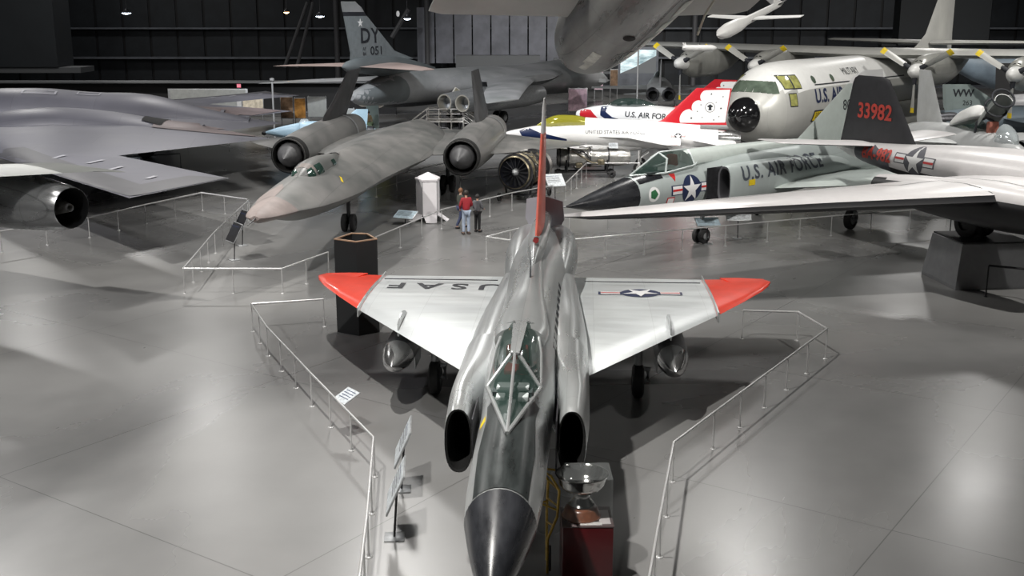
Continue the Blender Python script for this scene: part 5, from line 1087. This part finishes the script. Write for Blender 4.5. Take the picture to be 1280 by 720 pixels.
# ------------------------------------------------------------------ more aircraft at the back
def gjet(name, label, loc, rz, sc, m, fin, L=15, nozzle=1, fins=1, finh=2.4, canopy=True, wing=True, extra=None, group=None, hw=.8):
    a = thing(name, label, 'airplane', loc, rz, sc=sc)
    fb = MB(); body(fb, [(0,.05,2.2,2.1,2.15),(1.2,.4,2.6,1.8,2.15),(3,.65*hw/.8,3.0,1.5,2.2),(L*.35,hw*1.1,3.1,1.4,2.2),(L*.6,hw*1.35,3.1,1.4,2.2),(L*.85,hw*1.2,2.95,1.55,2.2),(L*.96,hw*.9,2.75,1.7,2.2)], 32, e=2.4, sub=4, cap1=True); bv = fb.bvh(); fb.build('fuselage', m, a, smooth=50)
    for sd in (1,-1):
        if wing: n = MB(); foil(n, [(hw,L*.42,L*.75,2.4,.3),(5.6,L*.62,L*.76,2.45,.1)], sd); n.build('wing', m, a)
        n = MB(); foil(n, [(hw,L*.82,L*.97,2.2,.2),(2.9,L*.92,L*1.0,2.2,.06)], sd); n.build('tailplane', m, a)
        gear(a, -L*.6, sd*1.3, 1.5, .36, .24, False, white, tyre)
        if nozzle == 2: n = MB(); n.lathe([(L*.08,.5),(0,.55),(-.9,.42),(-.9,.36),(.3,.34),(.3,.01)], 22, Matrix.Translation((-L*.95, sd*.62, 2.2))); n.build('exhaust_nozzle', darkmetal, a); n = MB(); n.lathe([(-.88,.37),(-.4,.34),(-.4,.01)], 22, Matrix.Translation((-L*.95, sd*.62, 2.2))); n.build('nozzle_interior', voidm, a)
    if nozzle == 1: n = MB(); n.lathe([(0,.55),(-.6,.48),(-.6,.42),(0,.4),(0,.01)], 22, Matrix.Translation((-L*.95,0,2.2))); n.build('exhaust_nozzle', darkmetal, a)
    gear(a, -3.2, 0, 1.5, .26, .18, True, white, tyre)
    fv = []
    for y in ([0] if fins == 1 else [-1.1, 1.1]):
        n = MB(); foil(n, [(2.7,L*.66,L*.95,y,.26),(3.1,L*.72,L*.96,y,.2),(2.9+finh,L*.86,L*.97,y,.08)], vert=True); fv.append(n.bvh()); n.build('tail_fin', fin, a)
    if canopy:
        n = MB(); body(n, [(2.4,.05,2.9,2.7,2.8),(3.2,.38,3.3,2.7,2.85),(4.4,.42,3.55,2.7,2.9),(5.6,.36,3.4,2.7,2.9),(6.6,.1,3.1,2.8,2.9)], 24, sub=3); n.build('canopy', glass, a, smooth=50)
    if extra: extra(a, bv, fv)
    return a
g1m = panel_lines(mat('fighter_blue_grey', (.16,.20,.23), .4, .05, var=.12, scale=.8), 1.3, .9, .85, .01)
g2m = panel_lines(mat('fighter_green_grey', (.26,.31,.30), .4, .05, var=.1, scale=.8), 1.3, .9, .85, .01)
g3m = mat('fighter_light_grey', (.45,.46,.46), .35, .1, var=.1, scale=1)
def exA(a, bv, fv):
    dtext('tail_code', 'WW', .62, ink, a, (-13.7,-3,3.85), (1,0,0), (0,0,1), fv[0], off=.02, reach=6, bold=.02)
    dtext('tail_number', '263', .42, ink, a, (-13.4,-3,3.25), (1,0,0), (0,0,1), fv[0], off=.02, reach=6)
    lg = mat('low_visibility_grey', (.35,.38,.40), .5)
    decal('insignia_star', *star_poly(.42), lg, a, (-8.9,-3,2.45), (1,0,0), (0,0,1), bv, off=.02, reach=6)
    for s in (-1,1): decal('insignia_bar', *poly([(s*.42,-.14),(s*.95,-.14),(s*.95,.16),(s*.42,.16)]), lg, a, (-8.9,-3,2.45), (1,0,0), (0,0,1), bv, off=.02, reach=6)
gjet('green_tailed_strike_jet', 'blue-grey strike jet with WW on its grey-green fin, behind the open cockpit', (41.0, 71, 0), R(0), .98, g1m, g2m, L=15.5, nozzle=2, finh=1.5, extra=exA, hw=1.15)
def exB(a, bv, fv):
    # rear hood: white shell lifted over glass; front hood: clear shell in a black frame, tilted open
    n = MB(Matrix.Translation((-6.6,0,3.25)) @ Matrix.Rotation(R(-16),4,'Y')); body(n, [(-1.4,.12,.55,.1,.2),(-.9,.5,.78,.1,.2),(.2,.58,.8,.1,.2),(1.2,.5,.55,.1,.2),(1.5,.3,.3,.1,.2)], 24, sub=3); n.build('rear_canopy', mat('transport_white',(.74,.74,.72),.35), a, smooth=50)
    n = MB(); body(n, [(5.0,.45,3.45,2.9,3.0),(6.2,.5,3.6,2.9,3.0),(7.6,.4,3.3,2.9,3.0)], 24, sub=3); n.build('rear_glazing', glass, a, smooth=50)
    n = MB(); n.tube([(-5.0,-.5,3.0),(-5.0,-.45,3.5),(-5.0,0,3.72),(-5.0,.45,3.5),(-5.0,.5,3.0)], .06, 8); n.build('canopy_arch', ink, a)
    M = Matrix.Translation((-4.9,0,3.35)) @ Matrix.Rotation(R(-38),4,'Y')
    for x0, x1, nm, mm in ((.0,1.9,'front_canopy',mat('hood_grey',(.22,.24,.23),.35)),):
        n = MB(M); rs = []
        for x in (0,.5,1.0,1.5,1.9):
            r = .50-.05*abs(x-1); rs.append([Vector((x, r*cos(R(t)), r*1.15*sin(R(t)))) for t in range(0,181,15)]+[Vector((x, (r-.03)*cos(R(t)), (r-.03)*1.15*sin(R(t)))) for t in range(180,-1,-15)])
        n.rings(rs); n.build(nm, mm, a)
    for x in (1.15,1.92):
        n = MB(M); n.tube([Vector((x,.52*cos(2*pi*j/20),.45+.1-.1+.52*sin(2*pi*j/20)*.95-.2)) for j in range(21)], .055, 8); n.build('canopy_frame', ink, a)
    n = MB(); body(n, [(1.9,.1,2.95,2.7,2.8),(2.5,.42,3.4,2.7,2.8),(3.1,.5,3.6,2.7,2.8),(3.12,.46,3.55,2.75,2.8)], 24, sub=3); n.build('windscreen', mat('windscreen_bright',(.6,.66,.68),.04,.3,spec=1,alpha=.6), a, smooth=50)
    n = MB(); n.bbox((-4.3,0,3.15),(.3,.5,.9),.06); n.bbox((-3.9,0,2.95),(.5,.5,.2),.05); n.build('ejection_seat', mat('seat_brick',(.30,.10,.07),.7,0,var=.3), a)
gjet('open_cockpit_trainer', 'grey jet with both cockpit hoods raised, behind the white long-winged jet', (23.0, 50.2, 0), R(-86), 1.0, g3m, g3m, L=13.5, nozzle=1, finh=2.7, canopy=False, extra=exB)
def exC(a, bv, fv):
    dtext('fin_text', '70', .6, mat('faded_grey',(.3,.3,.33),.5), a, (-13.2,-3,4.4), (1,0,0), (0,0,1), fv[0], off=.02, reach=6)
gjet('black_finned_jet', 'grey jet with black tail fin near the right edge, behind the strike jet', (48.5, 82, 0), R(0), 1.0, mat('fighter_mid_grey',(.30,.30,.31),.4,0,var=.1), mat('fin_matt_black',(.01,.01,.011),.5), L=15, finh=2.2, extra=exC)
def exD(a, bv, fv): pass
gjet('twin_nozzle_jet', 'pale twin-engined jet showing two dark nozzles under the left propellers', (13.3, 106.5, 0), R(84), 1.0, g3m, g3m, L=15, nozzle=2, fins=1, finh=2.0, extra=exD)
def exE(a, bv, fv):
    n = MB(); n.lathe([(-.15,.01),(-.12,.3),(.2,.5),(.6,.58),(1.1,.5),(1.4,.2),(1.45,.01)], 24, Matrix.Translation((-3.4,0,3.15)) @ Matrix.Rotation(pi/2,4,'Y') @ Matrix.Rotation(pi,4,'X')); n.build('bubble_canopy', mat('bubble_glass',(.75,.8,.82),.03,0,alpha=.35,spec=1), a)
    n = MB(); n.lathe([(0,.02),(.1,.16),(.25,.18),(.4,.1)], 12, Matrix.Translation((-.2,0,2.1))); n.build('nose_knob', black, a)
gjet('light_blue_experimental_jet', 'small light blue jet with clear bubble canopy, behind the flying wing tips', (-14.9, 69.3, 0), R(180), .72, mat('light_blue_paint',(.30,.42,.50),.4,0,var=.05), mat('light_blue_paint',(.30,.42,.50),.4), L=9, finh=1.2, canopy=False, wing=False, extra=exE)

# a big bluish transport far right, only its side seen
bt = thing('camouflaged_transport', 'large blue-grey aircraft side with small square windows, at the right edge behind', 'airplane', (66, 98, 0), R(0))
n = MB(); body(n, [(0,.2,3.2,2.4,2.8),(2,1.4,4.4,1.6,2.9),(5,2.1,5.5,1.1,3.1),(20,2.2,5.6,1.1,3.1),(26,1.4,5.5,2.4,4.0),(30,.3,5.2,4.4,4.8)], 36, sub=3); bv = n.bvh(); n.build('fuselage', mat('pale_blue_camouflage',(.22,.28,.34),.45,0,var=.25,scale=.5), bt, smooth=50)
for i in range(3):
    for j in range(2): decal('square_window', *poly([(-.22,-.2),(.22,-.2),(.22,.2),(-.22,.2)]), ink, bt, (-19.5+.6*i,-5,4.5-.55*j), (1,0,0), (0,0,1), bv, off=.03, reach=6)
dtext('side_lettering', 'ISRAEL', .75, white, bt, (-14.6,-5,3.9), (1,0,0), (0,0,1), bv, off=.03, reach=6)
for sd in (1,-1):
    n = MB(); foil(n, [(1.8,10,15,5.4,.6),(14,11.5,14,5.6,.2)], sd); n.build('wing', MATS['pale_blue_camouflage'], bt)
    gear(bt, -13, sd*2, 1.6, .55, .4, True, gearmetal, tyre)
gear(bt, -4, 0, 1.6, .45, .3, True, gearmetal, tyre)

# ------------------------------------------------------------------ things standing between the aircraft
def board(name, label, cat, px, py, D, w, h, z0, m, rz=0, legs=True, t=.08, frame=None):
    p = ray_pt(px, py, D); o = thing(name, label, cat, (p.x, D, 0), rz)
    n = MB(); n.bbox((0,0,z0+h/2), (w, t, h), .02); n.build('panel_board', frame or gearmetal, o)
    n = MB(); n.box((0,-t/2-.006,z0+h/2), (w*.94,.008,h*.94)); n.build('panel_face', m, o)
    if z0 > .05:
        for sx in (-1,1): n = MB(); n.tube([(sx*w*.44,.0,0),(sx*w*.44,.0,z0+h+.05)], .04, 8); n.build('post', gearmetal, o)
    return o
cream = mat('poster_cream', (.52,.46,.36), .5, 0, var=.35, scale=3); pink = mat('poster_pink', (.55,.38,.45), .5, 0, var=.35, scale=3)
tan = mat('door_brown', (.16,.10,.06), .4, .2, var=.6, scale=2); wht = mat('partition_grey', (.30,.31,.30), .5, 0, var=.1)
board('display_partition', 'plain grey partition wall beyond the flying wing', 'partition', 262, 150, 93, 6.4, 2.6, 0, wht)
board('poster_board', 'cream poster board between the flying wing and the black jet', 'poster', 317, 143, 92, 1.7, .95, 1.1, cream)
board('narrow_poster_board', 'narrow white poster board left of the cream one', 'poster', 300, 143, 92.3, .4, 1.0, 1.2, mat('poster_white',(.5,.5,.5),.5))
board('engine_panel', 'brown display panel between thin posts, left of the orange one', 'display', 359, 143, 90, 1.0, 1.7, .5, tan)
board('orange_engine_panel', 'orange brown display panel between thin posts', 'display', 375.5, 143, 90, .9, 1.6, .5, mat('door_orange',(.30,.14,.03),.4,.2,var=.6,scale=2))
board('grey_display_panel', 'pale grey display panel behind the left tail fin', 'display', 397, 145, 90, 1.5, 1.6, .6, wht)
board('tall_grey_panel', 'tall pale grey panel right of the left canted fin', 'display', 433, 148, 74, 1.1, 2.5, .1, wht)
board('blue_video_panel', 'tilted blue and white panel between the fins of the black jet', 'display', 446, 165, 66.3, .9, 1.3, .3, mat('panel_blue',(.10,.16,.45),.3,0,var=.6,scale=1.5), rz=R(20))
board('light_green_panel', 'pale green upright panel behind the mannequin', 'display', 466, 148, 82, .9, 2.3, .1, mat('panel_green',(.28,.36,.34),.5))
board('pink_poster', 'pink and white poster left of the red nose of the farther display jet', 'poster', 722, 128, 100, 1.7, 2.0, .2, pink)
board('tall_pink_poster', 'tall narrow pink poster below the nose of the swing-wing bomber', 'poster', 748, 122, 117, .9, 1.9, .9, pink)
board('brown_poster', 'narrow brown poster left of the bright mural', 'poster', 767, 118, 118, .8, 1.7, 1.2, tan)
# bright mural behind the propellers (a backlit screen)
p = ray_pt(797, 103, 122); mo = thing('sky_mural', 'bright blue and white projection screen with a runway picture under the propeller wing', 'screen', (p.x, 122, 0))
n = MB(); n.bbox((0,0,3.0),(4.2,.3,4.0),.03); n.build('screen_housing', mat('grey_wall_panel',(.13,.14,.16),.5), mo)
mm = mat('mural_screen', (.3,.45,.5), .5, 0, var=.35, scale=.8, stretch=(1,1,2.4), col2=(.6,.7,.72)); 
nt = mm.node_tree; b_ = nt.nodes['Principled BSDF']; nt.links.new(b_.inputs['Base Color'].links[0].from_socket, b_.inputs['Emission Color']); b_.inputs['Emission Strength'].default_value = .55
n = MB(); n.box((0,-.16,3.5),(3.7,.02,2.4)); n.build('screen', mm, mo)
n = MB(); n.add([Vector((-1.85,-.175,2.3)),Vector((1.85,-.175,2.3)),Vector((1.85,-.175,4.1)),Vector((-.2,-.175,3.0))],[(0,1,2,3)]); n.build('runway_picture', mat('mural_grey',(.16,.17,.18),.5), mo, flat=True)
# access platform with stairs
def platform():
    p = ground(555,172); o = thing('access_platform', 'white access platform with stairs and handrails behind the black jet', 'platform', (p.x, p.y+2.5, 0), R(0))
    pm_ = mat('platform_white', (.62,.60,.56), .4, .1); w = 2.6
    n = MB(); n.bbox((0,0,.95),(w,1.6,.12),.02); n.build('deck', pm_, o)
    for sd in (-1,1):
        n = MB()
        for i in range(5): n.box((sd*(w/2+.14+.24*i),0,.82-.19*i),(.26,1.3,.05))
        n.build('stair', pm_, o)
    for yy in (-.8,.8):
        for dz in (1.15,1.5,1.85):
            n = MB(); n.tube([(-w/2-1.2,yy,dz-.92),(-w/2,yy,dz),(w/2,yy,dz),(w/2+1.2,yy,dz-.92)], .035, 6); n.build('handrail', pm_, o)
        for x in (-w/2,-w/6,w/6,w/2): n = MB(); n.tube([(x,yy,0),(x,yy,1.85)], .035, 6); n.build('post', pm_, o)
    for x in (-1,0,1): n = MB(); n.box((x,0,.45),(.1,1.4,.9)); n.build('support_frame', darkmetal, o)
    q = thing('tilted_display_case', 'tilted glass display case above the white access platform', 'display case', (p.x+1.3, p.y+4.2, 0), R(0))
    n = MB(); n.tube([(0,0,0),(0,0,1.9)], .08, 8); n.build('stand', darkmetal, q)
    n = MB(Matrix.Translation((0,0,2.2)) @ Matrix.Rotation(R(33),4,'Y') @ Matrix.Rotation(R(35),4,'X')); n.bbox((0,0,0),(2.3,1.5,.12),.02); n.build('case_frame', pm_, q)
    n = MB(Matrix.Translation((0,0,2.2)) @ Matrix.Rotation(R(33),4,'Y') @ Matrix.Rotation(R(35),4,'X')); n.box((0,0,.08),(2.1,1.3,.03)); n.build('glass_top', mat('case_glass',(.35,.33,.25),.08,.4,var=.6,scale=2), q)
platform()
def cart(px, py, D, label, m, yel=False):
    p = ray_pt(px, py, D); o = thing('ground_cart', label, 'cart', (p.x, D, 0))
    n = MB(); n.bbox((0,0,.6),(1.6,.9,.25),.06); n.bbox((-.5,0,.8),(.3,.8,.25),.04); n.build('chassis', m, o)
    if not yel: n = MB(); n.lathe([(-.9,.02),(-.7,.22),(.6,.25),(.9,.05)], 16, Matrix.Translation((0,0,.98))); n.build('bomb_load', m, o)
    else: n = MB(); n.tube([(-.8,-.4,.7),(-.8,-.4,1.1),(.8,-.4,1.1),(.8,-.4,.7)], .07, 8); n.tube([(-.8,-.4,.9),(-1.2,-.4,.2)], .06, 8); n.build('lift_arm', m, o)
    for x in (-.6,.6):
        for y in (-.5,.5): t = MB(); wheel(t, (x,y,.3), .3, .2); t.build('tyre', tyre, o); h = MB(); wheel(h, (x,y,.3), .14, .24); h.build('wheel_hub', white, o)
cart(645, 155, 72, 'olive green munitions cart under the swing-wing bomber', mat('olive_paint',(.09,.11,.03),.5,0,var=.2))
cart(466, 168, 66, 'bright yellow ground cart behind the black jet', mat('cart_yellow',(.55,.55,.03),.4), True)
o = thing('green_pedestal', 'dark green square pedestal below the mannequin', 'pedestal', (ray_pt(456,160,80).x, 80, 0)); n = MB(); n.bbox((0,0,.55),(1.1,.8,1.1),.03); n.build('block', mat('pedestal_green',(.07,.10,.05),.6), o); n = MB(); n.bbox((0,0,1.12),(1.2,.9,.06),.02); n.build('top_board', mat('pedestal_green',(.07,.10,.05),.6), o)
person(ray_pt(461,150,81.5).x, 81.3, R(10), 'mannequin person in tan vest standing behind the green pedestal', 1.8, mat('vest_tan',(.30,.22,.12),.7), mat('dark_jeans',(.03,.04,.09),.8), mat('hair_dark',(.02,.014,.01),.6), stand)
for px, D, z, lab in ((340, 77, 4.2, 'tall thin white pole beyond the bubble canopy'), (797, 86, 6.6, 'tall thin white pole in front of the bright mural')):
    p = ray_pt(px, 100, D); o = thing('thin_pole', lab, 'pole', (p.x, D, 0)); n = MB(); n.tube([(0,0,.02),(0,0,z)], .06, 8); n.build('shaft', railm, o); n = MB(); n.lathe([(0,.01),(0,.16),(.12,.16),(.16,.01)], 12, Matrix.Translation((0,0,z)) @ Matrix.Rotation(-pi/2,4,'Y')); n.build('cap', railm, o); n = MB(); n.lathe([(0,.01),(0,.3),(.05,.3),(.07,.01)], 14, Matrix.Rotation(-pi/2,4,'Y')); n.build('base_plate', railm, o)
# white diagonal boom by the tail of the bomber
a_ = ray_pt(498,66,92); b_ = ray_pt(519,37,92)

# ------------------------------------------------------------------ dark upper structure, ledges, lamps
dk = mat('dark_blue_panel', (.024,.028,.032), .6, .1, var=.1, scale=.3)
w = MB(); w.box((-60,110,14.6),(36,4,22)); struct('trim_4', w, dk)
w = MB(); w.box((-42,100,1.35),(64,.5,2.7)); struct('trim_5', w, wallm2)
w = MB(); w.box((-42,99.6,2.75),(64,1.4,.16)); w.box((-46,110,3.3),(12,3.6,.5)); w.box((-42,97,.4),(60,.2,.16)); struct('trim_6', w, mat('ledge_grey',(.11,.115,.12),.5))
w = MB(); 
for i in range(9): w.box((-9.5+i*2.05,129.6,6.0),(1.9,.3,6.0))
struct('trim_7', w, mat('lit_wall_grey',(.16,.165,.19),.5,.1,var=.2,scale=.7))
w = MB(); w.box((0,126,2.2),(26,2.5,.25)); w.box((-1.5,126,3.2),(9,2,1.6)); w.box((9,125.5,3.6),(9,1.2,.22)); struct('trim_8', w, mat('ledge_grey',(.11,.115,.12),.5))
w = MB(); w.box((43,118,7.6),(9,2,4.6)); w.box((52,118,5.3),(30,1.2,.2)); struct('trim_9', w, dk)
w = MB()
for px in (421, 534, 868): p = ray_pt(px, 50, 128); w.tube([(p.x,128,0),(p.x,128,26)], .28, 10)
struct('trim_10', w, mat('column_grey',(.07,.07,.075),.5))
w = MB(); w.tube([(ray_pt(355,70,120).x,120,3),(ray_pt(385,20,120).x,120,9.5)], .18, 8); w.tube([(ray_pt(370,60,120).x,120,3),(ray_pt(392,20,120).x,120,9.5)], .18, 8); w.tube([(ray_pt(490,50,120).x,120,6),(ray_pt(511,22,120).x,120,8.8)], .25, 8); struct('trim_11', w, mat('column_grey',(.07,.07,.075),.5))
lampcold = mat('lamp_cold', (1,1,1), .5, emit=(.75,.85,1), estr=14); lampwarm = mat('lamp_warm', (1,.8,.6), .5, emit=(1,.55,.25), estr=16)
for px, py, D, mm, lab, r in ((158,16,104,lampcold,'cold white hall lamp above the flying wing',.34),(400,20,104,lampcold,'cold white hall lamp left of the DY tail fin, right of the warm one',.32),(358,15,104,lampwarm,'warm orange hall lamp left of the DY tail fin',.2),(509,23,104,lampcold,'cold white hall lamp right of the DY tail fin',.28)):
    p = ray_pt(px, py, D); o = thing('hall_lamp', lab, 'lamp', (p.x, D, p.z))
    n = MB(); n.lathe([(0,.02),(0,.16),(.12,r*.6),(.34,r*1.5),(.36,r*1.5),(.36,r*1.4),(.14,r*.55)], 20, Matrix.Translation((0,0,.34)) @ Matrix.Rotation(pi/2,4,'Y')); n.build('lamp_shade', darkmetal, o)
    n = MB(); n.lathe([(-.14,.01),(-.1,r*.8),(.0,r*1.3),(.02,.01)], 20, Matrix.Translation((0,0,0)) @ Matrix.Rotation(-pi/2,4,'Y')); n.build('lamp_lens', mm, o)
    n = MB(); n.tube([(0,0,.3),(0,0,HGT-p.z-.02)], .03, 6); n.build('suspension_rod', darkmetal, o)
for px, py, D, lab in ((299,107,99.2,'small red lit exit sign above the dark ledge, upper one'),(274,124,96.8,'small red lit exit sign below the dark ledge, lower one')):
    p = ray_pt(px, py, D); o = thing('exit_sign', lab, 'sign', (p.x, D-.1, p.z))
    n = MB(); n.bbox((0,0,0),(.38,.1,.34),.02); n.build('sign_box', darkmetal, o); v, f = text_mesh('EXIT', .17); n = MB(); n.box((0,-.055,0),(.34,.01,.30)); n.build('sign_face', mat('exit_red',(.6,.1,.15),.5,emit=(1,.25,.35),estr=.6), o)
    n = MB(); n.add([Vector((q.x,-.063,q.y)) for q in v], f); n.build('sign_letters', white, o, flat=True)
    n = MB(); n.tube([(0,.05,.1),(0,.05,-p.z+.02)], .02, 6); n.build('mounting_post', darkmetal, o)
# ------------------------------------------------------------------ light
scn.world = bpy.data.worlds.new('hall_dark'); scn.world.use_nodes = True
bgn = scn.world.node_tree.nodes['Background']; bgn.inputs['Color'].default_value = (.5,.55,.65,1); bgn.inputs['Strength'].default_value = .02
def spot(x, y, z, power, tx, ty, ang=70, rad=.35, col=(1,.97,.92), blend=.6):
    l = bpy.data.lights.new('hall_spot_and_fill', 'SPOT'); l.energy = power; l.spot_size = R(ang); l.spot_blend = blend; l.shadow_soft_size = rad; l.color = col
    o = bpy.data.objects.new('hall_spot_and_fill', l); COL.objects.link(o); o.location = (x, y, z)
    o.rotation_euler = (Vector((tx, ty, 0))-Vector((x, y, z))).to_track_quat('-Z', 'Y').to_euler(); return o
def area(x, y, z, size, power, col=(1,.98,.95)):
    l = bpy.data.lights.new('highbay_and_fill', 'AREA'); l.shape = 'DISK'; l.size = size; l.energy = power; l.color = col
    o = bpy.data.objects.new('highbay_and_fill', l); COL.objects.link(o); o.location = (x, y, z); return o
spot(-4.5, 17.5, 21, 20500, -.5, 21, 90, .25)                      # over the delta fighter
spot(-5.5, 9, 18, 15000, -2.4, 18.0, 38, .25, blend=.35)      # pool left of its nose
spot(-20, 30, 21, 26000, -7, 47, 62, .35)
spot(-40, 42, 22, 19000, -25, 58, 75, .5, (.92,.92,1))
spot(20, 24, 21, 19000, 12, 42, 66, .35)
spot(4, 48, 22, 12500, 8, 66, 66, .5)
spot(30, 46, 22, 20000, 22, 70, 75, .5)
spot(-14, 58, 22, 30000, -4, 86, 66, .5, (.92,.96,1))
spot(-16, 16, 20, 3600, -10, 27, 75, .5, (.93,.94,1)); spot(17, 16, 20, 3600, 12, 27, 80, .5)  # added fills to lift the floor at both sides
spot(12, 96, 21, 22000, 8, 126, 60, .5); spot(-34, 82, 21, 15000, -20, 96, 70, .5)
spot(0, 32, 21, 12000, -1, 43, 70, .4)  # added spot, brightens the floor around the visitors
spot(46, 66, 21, 26000, 44, 92, 70, .5)  # light added to bring up the far-right transport
spot(-22, 18, 19, 15000, -17, 33, 60, .5)  # extra light added for the dark engine pod at left
for x, y, p in ((-6,55,2600),(12,55,2200),(-26,50,2200),(-21.4,78,1900),(-39.6,90,2200),(-39,118,1600),(41.8,118,2200),(31,72,1500)):  # first three are soft fills added over the dark mid-hall
    area(x, y, 22, 3.4, p)
scn.view_settings.view_transform = 'Standard'; scn.view_settings.look = 'None'; scn.view_settings.gamma = 1; scn.view_settings.use_curve_mapping = False
scn.view_settings.exposure = 0.0

for nm, g in (('railing','barrier rails around the aircraft'),('information_panel','information panels on posts'),('hall_lamp','hall lamps near the roof'),('display_plinth','grey plinths under the long-winged jet'),('exit_sign','red exit signs'),('person','people in the hall'),('thin_pole','tall thin poles'),('jet_engine','jet engines on stands'),('ground_cart','ground carts'),('white_display_jet','white display team jets'),('second_display_jet','white display team jets')):
    for o in bpy.data.objects:
        if o.parent is None and 'label' in o and o.name.split('.')[0] == nm: o['group'] = g
